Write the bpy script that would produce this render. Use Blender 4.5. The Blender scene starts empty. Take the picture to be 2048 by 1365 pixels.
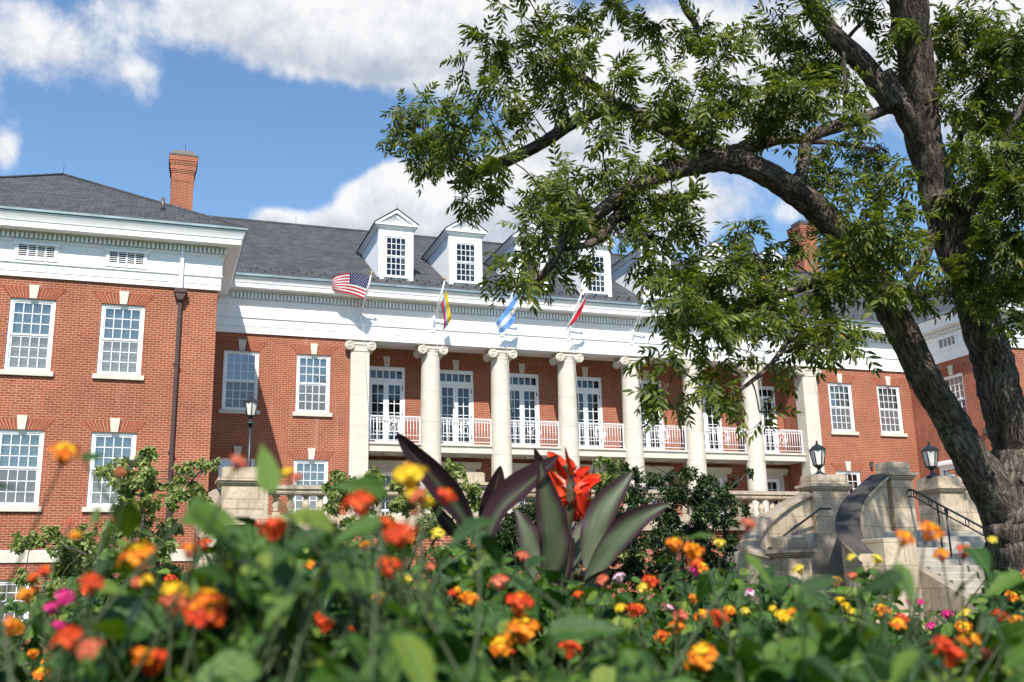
import bpy, math, random
import numpy as np
from mathutils import Vector, Matrix
C = bpy.context.scene.collection
rad = math.radians
SC = bpy.context.scene
# ------------------------------------------------------------------ camera, sky, sun, exposure
F_PX = 2060.94
CAM = Vector((-7.2335, -38.4693, -1.7585))
PITCH, YAW, ROLL = 0.2399, 0.3379, -0.0216
def cam_axes():
    cy, sy, cp, sp = math.cos(YAW), math.sin(YAW), math.cos(PITCH), math.sin(PITCH)
    fw = Vector((sy*cp, cy*cp, sp)); rt = Vector((cy, -sy, 0)); up = rt.cross(fw)
    cr, sr = math.cos(ROLL), math.sin(ROLL)
    return rt*cr + up*sr, up*cr - rt*sr, fw
RT, UP, FW = cam_axes()
cd = bpy.data.cameras.new('camera'); cam = bpy.data.objects.new('camera', cd); C.objects.link(cam)
cam.matrix_world = Matrix.Translation(CAM) @ Matrix((RT, UP, -FW)).transposed().to_4x4()
cd.sensor_width = 36; cd.lens = F_PX/2048*36; cd.clip_start = .05; cd.clip_end = 3000
cd.dof.use_dof = True; cd.dof.focus_distance = 30; cd.dof.aperture_fstop = cd.lens/1000/0.0050
cd.dof.aperture_blades = 0
SC.camera = cam
def P(u, v, d):                       # a point seen at photo pixel (u, v), d metres out: used to read positions off the photograph
    return CAM + (FW + RT*((u-1024)/F_PX) - UP*((v-682.5)/F_PX))*d
def PY(u, v, Y):
    r = P(u, v, 1) - CAM
    return CAM + r*((Y-CAM.y)/r.y)

SUN_TO = Vector((-.30, -.87, 1.0)).normalized()
sl = bpy.data.lights.new('sun', 'SUN'); sl.energy = 5.0; sl.angle = rad(.53); sl.color = (1, .955, .88)
sun = bpy.data.objects.new('sun', sl); C.objects.link(sun)
sun.rotation_euler = (-SUN_TO).to_track_quat('-Z', 'Y').to_euler()
SC.view_settings.view_transform = 'Standard'; SC.view_settings.look = 'None'
SC.view_settings.exposure = 0.5; SC.view_settings.gamma = 1
SC.cycles.use_denoising = True
SC.cycles.max_bounces = 7; SC.cycles.transparent_max_bounces = 12; SC.cycles.caustics_reflective = False

class NT:                             # small helper to wire shader nodes
    def __init__(s, tree): s.t = tree; s.n = tree.nodes; s.l = tree.links
    def node(s, typ, **kw):
        x = s.n.new(typ)
        for k, v in kw.items(): setattr(x, k, v)
        return x
    def put(s, sock, v):
        if isinstance(v, bpy.types.NodeSocket): s.l.new(v, sock)
        elif v is not None: sock.default_value = v
    def m(s, op, a, b=None, c=None, clamp=False):
        x = s.node('ShaderNodeMath', operation=op, use_clamp=clamp)
        s.put(x.inputs[0], a); s.put(x.inputs[1], b); s.put(x.inputs[2], c)
        return x.outputs[0]
    def vm(s, op, a, b=None):
        x = s.node('ShaderNodeVectorMath', operation=op); s.put(x.inputs[0], a); s.put(x.inputs[1], b)
        return x.outputs['Value'] if op in ('DOT_PRODUCT', 'LENGTH') else x.outputs[0]
    def mix(s, f, a, b, mode='MIX'):
        x = s.node('ShaderNodeMix', data_type='RGBA', blend_type=mode)
        s.put(x.inputs[0], f); s.put(x.inputs[6], col(a)); s.put(x.inputs[7], col(b)); return x.outputs[2]
    def ramp(s, v, stops, interp='LINEAR'):
        x = s.node('ShaderNodeValToRGB'); e = x.color_ramp; e.interpolation = interp
        while len(e.elements) < len(stops): e.elements.new(.5)
        for el, (p, c) in zip(e.elements, stops): el.position = p; el.color = col(c)
        s.put(x.inputs[0], v); return x.outputs[0]
    def noise(s, vec, scale, detail=4, rough=.55, dist=0):
        x = s.node('ShaderNodeTexNoise'); s.put(x.inputs['Vector'], vec)
        x.inputs['Scale'].default_value = scale; x.inputs['Detail'].default_value = detail
        x.inputs['Roughness'].default_value = rough; x.inputs['Distortion'].default_value = dist
        return x.outputs[0]
    def smooth(s, v, a, b):
        x = s.node('ShaderNodeMapRange', interpolation_type='SMOOTHSTEP'); s.put(x.inputs[0], v)
        x.inputs[1].default_value = a; x.inputs[2].default_value = b; return x.outputs[0]
    def xyz(s, v):
        x = s.node('ShaderNodeSeparateXYZ'); s.put(x.inputs[0], v); return x.outputs
    def comb(s, a, b, c):
        x = s.node('ShaderNodeCombineXYZ')
        for i, v in enumerate((a, b, c)): s.put(x.inputs[i], v)
        return x.outputs[0]
def col(c):
    if isinstance(c, (int, float)): return (c, c, c, 1)
    if isinstance(c, (tuple, list)) and len(c) == 3: return (*c, 1)
    return c

w = bpy.data.worlds.new('World'); SC.world = w; w.use_nodes = True
n = NT(w.node_tree); n.n.clear()
sky = n.node('ShaderNodeTexSky', sky_type='NISHITA'); sky.sun_disc = False
sky.sun_elevation = math.asin(SUN_TO.z); sky.sun_rotation = math.atan2(SUN_TO.x, SUN_TO.y)
sky.air_density = 1.15; sky.dust_density = .45; sky.ozone_density = 1.6; sky.altitude = 150
D = n.vm('NORMALIZE', n.node('ShaderNodeTexCoord').outputs['Generated'])
dx, dy, dz = n.xyz(D)
az = n.m('ARCTAN2', dx, dy); el = n.m('ARCSINE', dz)
warp = n.noise(D, 7, 5, .6)
CL = [(40, 60, 190, 95, .52), (170, 130, 190, 75, .42), (290, 165, 70, 45, .34), (330, 40, 140, 50, .20), (560, 20, 280, 100, 1.1), (800, 70, 240, 110, 1.1), (960, 30, 120, 100, .9), (700, 105, 140, 50, .8),
      (12, 300, 36, 50, .8), (620, 440, 80, 30, .95), (540, 438, 34, 20, .8), (800, 410, 105, 75, 1.1), (775, 372, 60, 45, .8), (920, 415, 130, 62, 1.1), (1010, 385, 90, 60, .8), (720, 425, 50, 45, .8), (1060, 450, 170, 80, 1),
      (1190, 260, 170, 140, 1), (1300, 130, 260, 130, 1.1), (1230, 330, 160, 100, .8), (1420, 200, 160, 90, .8), (1740, 110, 240, 130, 1.1), (1960, 160, 180, 150, 1), (1590, 430, 40, 40, .6), (1430, 420, 110, 70, .9),
      (1700, 560, 60, 30, .7), (1990, 420, 120, 60, .8), (2250, 60, 300, 150, 1), (-320, 120, 260, 110, 1), (-500, 420, 200, 60, 1), (2600, 300, 300, 140, 1), (500, -420, 500, 130, 1), (1700, -450, 400, 150, 1)]
dens = None; base = None
for u, v, ru, rv, st in CL:
    d = (P(u, v, 1)-CAM).normalized(); d2 = (P(u+ru, v, 1)-CAM).normalized(); d3 = (P(u, v-rv, 1)-CAM).normalized()
    a0, e0 = math.atan2(d.x, d.y), math.asin(d.z)
    ra = max(.01, abs(math.atan2(d2.x, d2.y)-a0)); re = max(.01, abs(math.asin(d3.z)-e0))
    p_ = n.m('DIVIDE', n.m('SUBTRACT', az, a0), ra); q_ = n.m('DIVIDE', n.m('SUBTRACT', el, e0), re)
    g = n.m('MULTIPLY', n.m('EXPONENT', n.m('MULTIPLY', n.m('ADD', n.m('MULTIPLY', p_, p_), n.m('MULTIPLY', q_, q_)), -.9)), st)
    dens = g if dens is None else n.m('ADD', dens, g)
    low = n.m('MULTIPLY', g, q_)
    base = low if base is None else n.m('ADD', base, low)
far = n.m('MULTIPLY', n.smooth(dy, .35, -.2), .20)      # broken cloud over the rest of the sky, behind the viewer
dens = n.m('ADD', n.m('MINIMUM', dens, 1.15), far)
f1 = n.noise(D, 11, 9, .62, .15); f2 = n.noise(n.vm('ADD', D, (.012, .0, .02)), 11, 9, .62, .15)
x_ = n.m('ADD', dens, n.m('MULTIPLY', n.m('SUBTRACT', f1, .5), 1.75))
alpha = n.smooth(x_, .36, .88)
lit = n.m('ADD', n.m('MULTIPLY', n.m('SUBTRACT', f1, f2), 3.2), n.m('MULTIPLY', base, .45))
thick = n.smooth(x_, .6, 1.5)
lit = n.m('SUBTRACT', n.m('ADD', lit, .92), n.m('MULTIPLY', thick, .36), clamp=True)
cc = n.mix(lit, (.50, .56, .66), (1.0, 1.0, 1.0))
up_ = n.smooth(dz, -.02, .06)
alpha = n.m('MULTIPLY', n.m('MULTIPLY', alpha, up_), .95)
bg1 = n.node('ShaderNodeBackground'); n.put(bg1.inputs[0], n.mix(1.0, sky.outputs[0], (.86, 1.02, 1.14), 'MULTIPLY')); bg1.inputs[1].default_value = .112
bg2 = n.node('ShaderNodeBackground'); n.put(bg2.inputs[0], cc); bg2.inputs[1].default_value = .70
mx = n.node('ShaderNodeMixShader'); n.put(mx.inputs[0], alpha); n.put(mx.inputs[1], bg1.outputs[0]); n.put(mx.inputs[2], bg2.outputs[0])
wo = n.node('ShaderNodeOutputWorld'); n.put(wo.inputs[0], mx.outputs[0])
w.cycles.sampling_method = 'MANUAL'; w.cycles.sample_map_resolution = 512

# ------------------------------------------------------------------ materials
M = {}
def mat(name):
    m = bpy.data.materials.new(name); m.use_nodes = True; t = NT(m.node_tree); t.n.clear()
    b = t.node('ShaderNodeBsdfPrincipled'); o = t.node('ShaderNodeOutputMaterial'); t.put(o.inputs[0], b.outputs[0])
    M[name] = m; return m, t, b, o
def bump(t, b, h, strength=.3, dist=.01):
    x = t.node('ShaderNodeBump'); x.inputs['Strength'].default_value = strength; x.inputs['Distance'].default_value = dist
    t.put(x.inputs['Height'], h); t.put(b.inputs['Normal'], x.outputs[0])
def plain(name, c, rough=.6, var=.12, scale=3, metal=0, bmp=0, bscale=40, c2=None, spec=.5):
    m, t, b, o = mat(name)
    g = t.node('ShaderNodeNewGeometry').outputs['Position']
    nz = t.noise(g, scale, 6, .6)
    dark = c2 or tuple(x*(1-var*2) for x in c)
    t.put(b.inputs['Base Color'], t.ramp(nz, [(.3, dark), (.62, c)]))
    b.inputs['Roughness'].default_value = rough; b.inputs['Metallic'].default_value = metal
    b.inputs['Specular IOR Level'].default_value = spec
    if bmp: bump(t, b, t.noise(g, bscale, 4, .6), bmp, .01)
    return m
def brick(name, c1, c2, mort, bw=.213, bh=.0745):
    m, t, b, o = mat(name)
    ge = t.node('ShaderNodeNewGeometry'); x, y, z = t.xyz(ge.outputs['Position']); nx, ny, nz = t.xyz(ge.outputs['True Normal'])
    k = t.m('GREATER_THAN', t.m('ABSOLUTE', nx), .7)
    u = t.m('ADD', t.m('MULTIPLY', x, t.m('SUBTRACT', 1, k)), t.m('MULTIPLY', y, k))
    br = t.node('ShaderNodeTexBrick', offset=.5); t.put(br.inputs['Vector'], t.comb(u, z, 0))
    br.inputs['Scale'].default_value = 1; br.inputs['Brick Width'].default_value = bw; br.inputs['Row Height'].default_value = bh
    br.inputs['Mortar Size'].default_value = .0082; br.inputs['Mortar Smooth'].default_value = .25; br.inputs['Bias'].default_value = -.15
    br.inputs['Color1'].default_value = col(c1); br.inputs['Color2'].default_value = col(c2); br.inputs['Mortar'].default_value = col(mort)
    big = t.noise(ge.outputs['Position'], .6, 5, .6); fine = t.noise(ge.outputs['Position'], 45, 3, .6)
    c = t.mix(1.0, br.outputs[0], t.ramp(big, [(.3, .80), (.7, 1.12)]), 'MULTIPLY')
    c = t.mix(1.0, c, t.ramp(fine, [(.25, .82), (.75, 1.12)]), 'MULTIPLY')
    streak = t.noise(t.comb(t.m('MULTIPLY', u, 2.2), t.m('MULTIPLY', z, .25), 3.1), 1.3, 4, .6)
    c = t.mix(t.m('MULTIPLY', t.smooth(streak, .56, .78), .22), c, (.62, .45, .38))
    t.put(b.inputs['Base Color'], c); b.inputs['Roughness'].default_value = .85; b.inputs['Specular IOR Level'].default_value = .25
    h = t.m('ADD', t.m('MULTIPLY', t.m('SUBTRACT', 1, br.outputs['Fac']), 1), t.m('MULTIPLY', fine, .3))
    bump(t, b, h, .5, .006)
brick('brick', (.330, .078, .037), (.240, .052, .027), (.45, .31, .205))
plain('mortar', (.47, .335, .23), .9)
plain('arch_brick', (.325, .079, .039), .85, .18, 9, spec=.25)
def painted():
    m, t, b, o = mat('white_paint'); p = t.node('ShaderNodeNewGeometry').outputs['Position']; x, y, z = t.xyz(p)
    st = t.noise(t.comb(t.m('MULTIPLY', t.m('ADD', x, y), 2.6), t.m('MULTIPLY', z, .3), 0), 1.5, 6, .65)
    c = t.mix(t.m('MULTIPLY', t.smooth(st, .55, .8), .30), (.83, .83, .82), (.50, .48, .44)); t.put(b.inputs['Base Color'], t.mix(1, c, t.ramp(t.noise(p, 3, 5), [(.3, .94), (.6, 1.0)]), 'MULTIPLY'))
    b.inputs['Roughness'].default_value = .5; bump(t, b, t.noise(p, 30, 3), .06, .01)
painted()
plain('trim_paint', (.86, .86, .86), .4, .02, 5)
plain('cream_stone', (.60, .55, .465), .8, .08, 1.6, bmp=.12, bscale=60)
plain('keystone_stone', (.60, .555, .465), .8, .08, 5, bmp=.1)
plain('gutter_metal', (.25, .32, .35), .5, .2, 1.5, metal=.35)
plain('lead_flashing', (.10, .075, .06), .6, .3, 2)
plain('dark_iron', (.018, .022, .026), .42, .2, 8)
plain('brown_metal', (.060, .026, .020), .5, .15, 3)
plain('gold', (.75, .45, .12), .3, .05, 3, metal=1)
plain('white_iron', (.84, .83, .85), .4, .03, 5)
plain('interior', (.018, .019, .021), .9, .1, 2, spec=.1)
plain('ceiling_paint', (.62, .60, .56), .7, .05, 2)
plain('flue_metal', (.16, .14, .12), .5, .2, 3, metal=.5)
plain('rope', (.78, .78, .78), .8, .02)
plain('lamp_glass', (.70, .68, .62), .35, .08, 14)
plain('concrete_floor', (.24, .225, .20), .85, .12, 2)
plain('curtain', (.55, .54, .50), .9, .1, 4)
def slate():
    m, t, b, o = mat('slate')
    ge = t.node('ShaderNodeNewGeometry'); x, y, z = t.xyz(ge.outputs['Position']); nx, ny, nz = t.xyz(ge.outputs['True Normal'])
    k = t.m('GREATER_THAN', t.m('ABSOLUTE', nx), t.m('ABSOLUTE', ny))
    u = t.m('ADD', t.m('MULTIPLY', x, t.m('SUBTRACT', 1, k)), t.m('MULTIPLY', y, k))
    wob = t.m('MULTIPLY', t.m('SUBTRACT', t.noise(ge.outputs['Position'], 2.5, 3), .5), .05)
    br = t.node('ShaderNodeTexBrick', offset=.5); t.put(br.inputs['Vector'], t.comb(t.m('ADD', u, wob), t.m('ADD', t.m('MULTIPLY', z, 1.0), t.m('MULTIPLY', wob, .4)), 0))
    br.inputs['Scale'].default_value = 1; br.inputs['Brick Width'].default_value = .30; br.inputs['Row Height'].default_value = .105
    br.inputs['Mortar Size'].default_value = .008; br.inputs['Mortar Smooth'].default_value = .3
    br.inputs['Color1'].default_value = (.046, .047, .051, 1); br.inputs['Color2'].default_value = (.085, .086, .090, 1); br.inputs['Mortar'].default_value = (.012, .012, .014, 1)
    big = t.noise(ge.outputs['Position'], 1.1, 6, .65); fn = t.noise(ge.outputs['Position'], 9, 4, .6)
    c = t.mix(1.0, br.outputs[0], t.ramp(big, [(.3, .82), (.7, 1.14)]), 'MULTIPLY'); c = t.mix(1.0, c, t.ramp(fn, [(.3, .84), (.7, 1.12)]), 'MULTIPLY')
    t.put(b.inputs['Base Color'], c); b.inputs['Roughness'].default_value = .7; b.inputs['Specular IOR Level'].default_value = .4
    saw = t.m('FRACT', t.m('DIVIDE', z, .105))
    bump(t, b, t.m('ADD', t.m('MULTIPLY', t.m('SUBTRACT', 1, br.outputs['Fac']), .6), t.m('ADD', t.m('MULTIPLY', saw, -.8), t.m('MULTIPLY', fn, .5))), .7, .02)
slate()
def glass(name, refl, tint, rough=.02):
    m, t, b, o = mat(name); t.n.remove(b)
    tr = t.node('ShaderNodeBsdfTransparent'); tr.inputs[0].default_value = col(tint)
    gl = t.node('ShaderNodeBsdfGlossy'); gl.inputs['Roughness'].default_value = rough; gl.inputs[0].default_value = (.93, .97, 1, 1)
    ge = t.node('ShaderNodeNewGeometry').outputs['Position']
    bp = t.node('ShaderNodeBump'); bp.inputs['Strength'].default_value = .06; bp.inputs['Distance'].default_value = .02
    t.put(bp.inputs['Height'], t.noise(ge, 1.6, 2)); t.put(gl.inputs['Normal'], bp.outputs[0])
    fr = t.node('ShaderNodeLayerWeight'); fr.inputs[0].default_value = .35
    f = t.m('ADD', t.m('MULTIPLY', fr.outputs['Fresnel'], .8), refl, clamp=True)
    mx = t.node('ShaderNodeMixShader'); t.put(mx.inputs[0], f); t.put(mx.inputs[1], tr.outputs[0]); t.put(mx.inputs[2], gl.outputs[0])
    t.put(o.inputs[0], mx.outputs[0])
glass('glass', .13, (.86, .92, .93))
glass('dark_glass', .03, (.8, .84, .85))
def screen():
    m, t, b, o = mat('screened_glass'); t.n.remove(b)
    df = t.node('ShaderNodeBsdfDiffuse'); df.inputs[0].default_value = (.20, .205, .21, 1); tr = t.node('ShaderNodeBsdfTransparent'); tr.inputs[0].default_value = (.8, .82, .82, 1)
    gl = t.node('ShaderNodeBsdfGlossy'); gl.inputs['Roughness'].default_value = .08; a = t.node('ShaderNodeMixShader'); a.inputs[0].default_value = .62; t.put(a.inputs[1], tr.outputs[0]); t.put(a.inputs[2], df.outputs[0])
    c = t.node('ShaderNodeMixShader'); c.inputs[0].default_value = .07; t.put(c.inputs[1], a.outputs[0]); t.put(c.inputs[2], gl.outputs[0]); t.put(o.inputs[0], c.outputs[0])
screen()
def blind():
    m, t, b, o = mat('blind')
    x, y, z = t.xyz(t.node('ShaderNodeNewGeometry').outputs['Position'])
    s = t.m('FRACT', t.m('MULTIPLY', z, 14)); c = t.ramp(s, [(.0, (.32, .36, .33)), (.12, (.62, .68, .62)), (.85, (.72, .77, .71)), (1, (.4, .44, .4))])
    t.put(b.inputs['Base Color'], c); b.inputs['Roughness'].default_value = .6; bump(t, b, t.m('ABSOLUTE', t.m('SUBTRACT', s, .5)), .5, .02)
blind()
def siding():
    m, t, b, o = mat('siding')
    ge = t.node('ShaderNodeNewGeometry').outputs['Position']; x, y, z = t.xyz(ge)
    s = t.m('FRACT', t.m('DIVIDE', t.m('SUBTRACT', z, t.m('MULTIPLY', y, .589)), .135))
    c = t.ramp(s, [(0, (.30, .31, .33)), (.07, (.45, .46, .48)), (.12, (.80, .81, .82)), (1, (.80, .81, .82))])
    t.put(b.inputs['Base Color'], c); b.inputs['Roughness'].default_value = .5; bump(t, b, t.m('MULTIPLY', s, -1), .8, .02)
siding()
def weathered(name, black):
    m, t, b, o = mat(name)
    ge = t.node('ShaderNodeNewGeometry'); p = ge.outputs['Position']; x, y, z = t.xyz(p); nx, ny, nz = t.xyz(ge.outputs['True Normal'])
    n1 = t.noise(p, 1.7, 7, .65); n2 = t.noise(p, 14, 5, .6)
    c = t.ramp(n1, [(.28, (.35, .275, .20)), (.5, (.50, .405, .295)), (.7, (.62, .52, .39))])
    c = t.mix(1, c, t.ramp(n2, [(.25, .78), (.7, 1.1)]), 'MULTIPLY')
    run = t.noise(t.comb(t.m('MULTIPLY', t.m('ADD', x, y), 3.2), t.m('MULTIPLY', z, .35), 0), 1.6, 5, .65)
    c = t.mix(t.m('MULTIPLY', t.smooth(run, .52, .72), .55), c, (.12, .11, .10))
    bk_ = t.node('ShaderNodeTexBrick', offset=.5); t.put(bk_.inputs['Vector'], t.comb(t.m('ADD', x, t.m('MULTIPLY', y, .8)), z, 0)); bk_.inputs['Scale'].default_value = 1
    bk_.inputs['Brick Width'].default_value = .95; bk_.inputs['Row Height'].default_value = .46; bk_.inputs['Mortar Size'].default_value = .007; bk_.inputs['Color1'].default_value = (.9, .9, .9, 1); bk_.inputs['Color2'].default_value = (1.06, 1.04, 1.0, 1); bk_.inputs['Mortar'].default_value = (.45, .42, .38, 1)
    c = t.mix(t.m('MULTIPLY', t.smooth(nz, .5, .2), 1.0), c, t.mix(1, c, bk_.outputs[0], 'MULTIPLY'))
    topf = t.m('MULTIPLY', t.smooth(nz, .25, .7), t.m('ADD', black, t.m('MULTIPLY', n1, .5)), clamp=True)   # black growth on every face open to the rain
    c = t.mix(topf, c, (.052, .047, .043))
    t.put(b.inputs['Base Color'], c); b.inputs['Roughness'].default_value = .88; b.inputs['Specular IOR Level'].default_value = .25
    bump(t, b, t.m('ADD', n2, t.noise(p, 60, 3)), .25, .01)
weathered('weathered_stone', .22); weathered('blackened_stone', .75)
plain('step_stone', (.40, .36, .30), .88, .2, 2.6, bmp=.25, bscale=30)

# ------------------------------------------------------------------ mesh helpers
class MB:
    def __init__(s): s.v = []; s.f = []; s.mi = []; s.sm = []; s.mats = []
    def idx(s, m):
        if m not in s.mats: s.mats.append(m)
        return s.mats.index(m)
    def add(s, vs, fs, m, smooth=False):
        o = len(s.v); i = s.idx(m); s.v.extend([tuple(x) for x in vs])
        for f in fs: s.f.append(tuple(o+k for k in f)); s.mi.append(i); s.sm.append(smooth)
        return s
    def box(s, x0, x1, y0, y1, z0, z1, m):
        if x0 > x1: x0, x1 = x1, x0
        if y0 > y1: y0, y1 = y1, y0
        v = [(x, y, z) for z in (z0, z1) for y in (y0, y1) for x in (x0, x1)]
        return s.add(v, [(0, 2, 3, 1), (4, 5, 7, 6), (0, 1, 5, 4), (2, 6, 7, 3), (0, 4, 6, 2), (1, 3, 7, 5)], m)
    def cbox(s, x0, x1, y0, y1, z0, z1, m, c=.02):     # box with chamfered vertical and top edges
        def ring(i, z): return [(x0+i+c, y0+i, z), (x1-i-c, y0+i, z), (x1-i, y0+i+c, z), (x1-i, y1-i-c, z), (x1-i-c, y1-i, z), (x0+i+c, y1-i, z), (x0+i, y1-i-c, z), (x0+i, y0+i+c, z)]
        v = ring(0, z0)+ring(0, z1-c)+ring(c, z1); f = [tuple(reversed(range(8))), tuple(range(16, 24))]
        for r in (0, 8):
            for i in range(8): j = (i+1) % 8; f.append((r+i, r+j, r+8+j, r+8+i))
        return s.add(v, f, m)
    def prism(s, poly, a0, a1, m, axis='y'):           # polygon (2D) extruded along an axis
        k = len(poly)
        def pt(p, a): return {'y': (p[0], a, p[1]), 'x': (a, p[0], p[1]), 'z': (p[0], p[1], a)}[axis]
        v = [pt(p, a0) for p in poly]+[pt(p, a1) for p in poly]
        f = [tuple(range(k)), tuple(reversed(range(k, 2*k)))]+[(i, i+k, (i+1) % k+k, (i+1) % k) for i in range(k)]
        return s.add(v, f, m)
    def tube(s, pts, rs, m, k=8, caps=True, smooth=True, jit=None):
        pts = [Vector(p) for p in pts]
        if not isinstance(rs, (list, tuple)): rs = [rs]*len(pts)
        v = []; f = []; ref = None
        for i, p in enumerate(pts):
            t = (pts[min(i+1, len(pts)-1)]-pts[max(i-1, 0)]).normalized()
            if ref is None: ref = Vector((0, 0, 1)) if abs(t.z) < .9 else Vector((1, 0, 0))
            a = t.cross(ref); a = a.normalized() if a.length > 1e-6 else Vector((1, 0, 0)); b = t.cross(a).normalized(); ref = -b if False else a.cross(t)
            for j in range(k):
                q = 2*math.pi*j/k; r = rs[i]*(jit(i, j) if jit else 1)
                v.append(p+a*(r*math.cos(q))+b*(r*math.sin(q)))
        for i in range(len(pts)-1):
            for j in range(k): j2 = (j+1) % k; f.append((i*k+j, i*k+j2, (i+1)*k+j2, (i+1)*k+j))
        if caps: f += [tuple(reversed(range(k))), tuple(range((len(pts)-1)*k, len(pts)*k))]
        return s.add(v, f, m, smooth)
    def lathe(s, prof, c, m, k=20, axis='z', smooth=True, caps=True):
        v = []; f = []
        for (r, h) in prof:
            for j in range(k):
                q = 2*math.pi*j/k; a, b = r*math.cos(q), r*math.sin(q)
                v.append({'z': (c[0]+a, c[1]+b, c[2]+h), 'y': (c[0]+a, c[1]+h, c[2]+b), 'x': (c[0]+h, c[1]+a, c[2]+b)}[axis])
        L = len(prof)
        for i in range(L-1):
            for j in range(k): j2 = (j+1) % k; f.append((i*k+j, i*k+j2, (i+1)*k+j2, (i+1)*k+j))
        if caps: f += [tuple(reversed(range(k))), tuple(range((L-1)*k, L*k))]
        return s.add(v, f, m, smooth)
    def sweep(s, path, prof, m, ends=True):            # profile (out, z) along a plan polyline, mitred; out is to the right of travel
        pv = [Vector(p) for p in path]; N = len(pv); nr = []
        for i in range(N-1):
            t = (pv[i+1]-pv[i]).normalized(); nr.append(Vector((t.y, -t.x)))
        v = []; K = len(prof)
        for i in range(N):
            if i == 0: mt = nr[0]
            elif i == N-1: mt = nr[-1]
            else:
                a, b = nr[i-1], nr[i]; mt = (a+b)/(1+a.dot(b))
            for (o, z) in prof: q = pv[i]+mt*o; v.append((q.x, q.y, z))
        f = []
        for i in range(N-1):
            for j in range(K): j2 = (j+1) % K; f.append((i*K+j, (i+1)*K+j, (i+1)*K+j2, i*K+j2))
        if ends: f += [tuple(range(K)), tuple(reversed(range((N-1)*K, N*K)))]
        return s.add(v, f, m)
    def mesh(s, name):
        me = bpy.data.meshes.new(name); me.from_pydata(s.v, [], s.f)
        for m in s.mats: me.materials.append(M[m])
        me.polygons.foreach_set('material_index', s.mi); me.polygons.foreach_set('use_smooth', s.sm); me.update()
        return me
def link(name, me, parent=None, loc=None, rz=0):
    o = bpy.data.objects.new(name, me); C.objects.link(o)
    if loc is not None: o.location = loc
    if rz: o.rotation_euler.z = rz
    if parent is not None:
        o.parent = parent; o.matrix_parent_inverse = WM(parent).inverted()
    return o
def WM(o):                                             # world matrix without waiting for a depsgraph update
    m = Matrix.LocRotScale(o.location, o.rotation_euler, o.scale)
    return WM(o.parent) @ o.matrix_parent_inverse @ m if o.parent else m
def build(mb, name, parent=None, **kw): return link(name, mb.mesh(name), parent, **kw)
def tag(o, label=None, cat=None, group=None, kind=None):
    if label: o['label'] = label
    if cat: o['category'] = cat
    if group: o['group'] = group
    if kind: o['kind'] = kind
    return o
def empty(name, loc, label, cat, group=None, rz=0):
    o = bpy.data.objects.new(name, None); C.objects.link(o); o.location = loc; o.rotation_euler.z = rz; o.empty_display_size = .2
    return tag(o, label, cat, group)
def kids(o): return [c for c in bpy.data.objects if c.parent == o]
def copy_tree(o, parent=None, loc=None):
    c = o.copy(); C.objects.link(c)
    if parent is not None: c.parent = parent
    if loc is not None: c.location = loc
    for ch in kids(o): copy_tree(ch, c)
    return c
# ------------------------------------------------------------------ the building
B = 2.8987; R = 7*B; L = 5.6; WP = 5.44; ZU = 7.205; WW = 1.27; WH = 2.238; XE = -L; XR = R+L; WING = 10.7
bld = empty('brick_building', (R/2, 0, 0), 'long red brick building with white cornice, cream columned porch and slate roof', 'building')
def wall(mb, a0, a1, z0, z1, holes, to, depth=.22, m='brick'):   # wall in a vertical plane with recessed openings; to(a, o, z) -> xyz, o outwards
    As = sorted({a0, a1, *[h[0] for h in holes], *[h[1] for h in holes]}); Zs = sorted({z0, z1, *[h[2] for h in holes], *[h[3] for h in holes]})
    for i in range(len(As)-1):
        for j in range(len(Zs)-1):
            ca, cz = (As[i]+As[i+1])/2, (Zs[j]+Zs[j+1])/2
            if any(h[0] < ca < h[1] and h[2] < cz < h[3] for h in holes): continue
            mb.add([to(As[i], 0, Zs[j]), to(As[i+1], 0, Zs[j]), to(As[i+1], 0, Zs[j+1]), to(As[i], 0, Zs[j+1])], [(0, 1, 2, 3)], m)
    for (b0, b1, c0, c1) in holes:
        r = [(b0, c0), (b1, c0), (b1, c1), (b0, c1)]
        for k in range(4):
            p, q = r[k], r[(k+1) % 4]
            mb.add([to(p[0], 0, p[1]), to(q[0], 0, q[1]), to(q[0], -depth, q[1]), to(p[0], -depth, p[1])], [(0, 1, 2, 3)], m)
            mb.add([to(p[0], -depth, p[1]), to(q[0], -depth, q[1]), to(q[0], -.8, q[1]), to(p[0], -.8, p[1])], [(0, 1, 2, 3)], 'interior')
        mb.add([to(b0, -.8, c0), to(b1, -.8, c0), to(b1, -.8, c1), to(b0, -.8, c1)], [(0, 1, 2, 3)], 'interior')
front = lambda Y: (lambda a, o, z: (a, Y-o, z))
def wh(x, top, h=WH, ww=WW): return (x-ww/2, x+ww/2, top-h, top)
XA, XB = -4.364, -1.71
flankL = [(XA, ZU), (XB, ZU), (XA, ZU-4), (XB, ZU-4)]
flankR = [(R-x, z) for x, z in flankL]
wingL = [(-8.396, ZU), (-10.954, ZU), (-8.396, ZU-4), (-10.954, ZU-4), (-13.51, ZU), (-13.51, ZU-4)]
wingR = [(R-x, z) for x, z in wingL]
mb = MB()
wall(mb, XE, .36, -.2, 7.95, [wh(*q) for q in flankL], front(0))
wall(mb, R-.36, XR, -.2, 7.95, [wh(*q) for q in flankR], front(0))
DC = [(i+.5)*B for i in range(7)]
YD = 1.6
doorholes = [(x-.76, x+.76, 3.97, 7.24) for x in DC]; lowholes = [(x-.62, x+.62, .0, 2.98) for x in DC]
wall(mb, .0, R, -.2, 8.0, doorholes+lowholes, front(YD), .14)
for xs, s in ((.3, 1), (R-.3, -1)): mb.box(xs-.05, xs+.05, .3, YD, -.2, 8.0, 'brick')
mb.box(.36, .25, .0, .3, -.2, 7.9, 'brick') if False else None
base = [wh(-10.954, -1.1, 1.2), wh(-8.396, -1.1, 1.2)]
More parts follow.
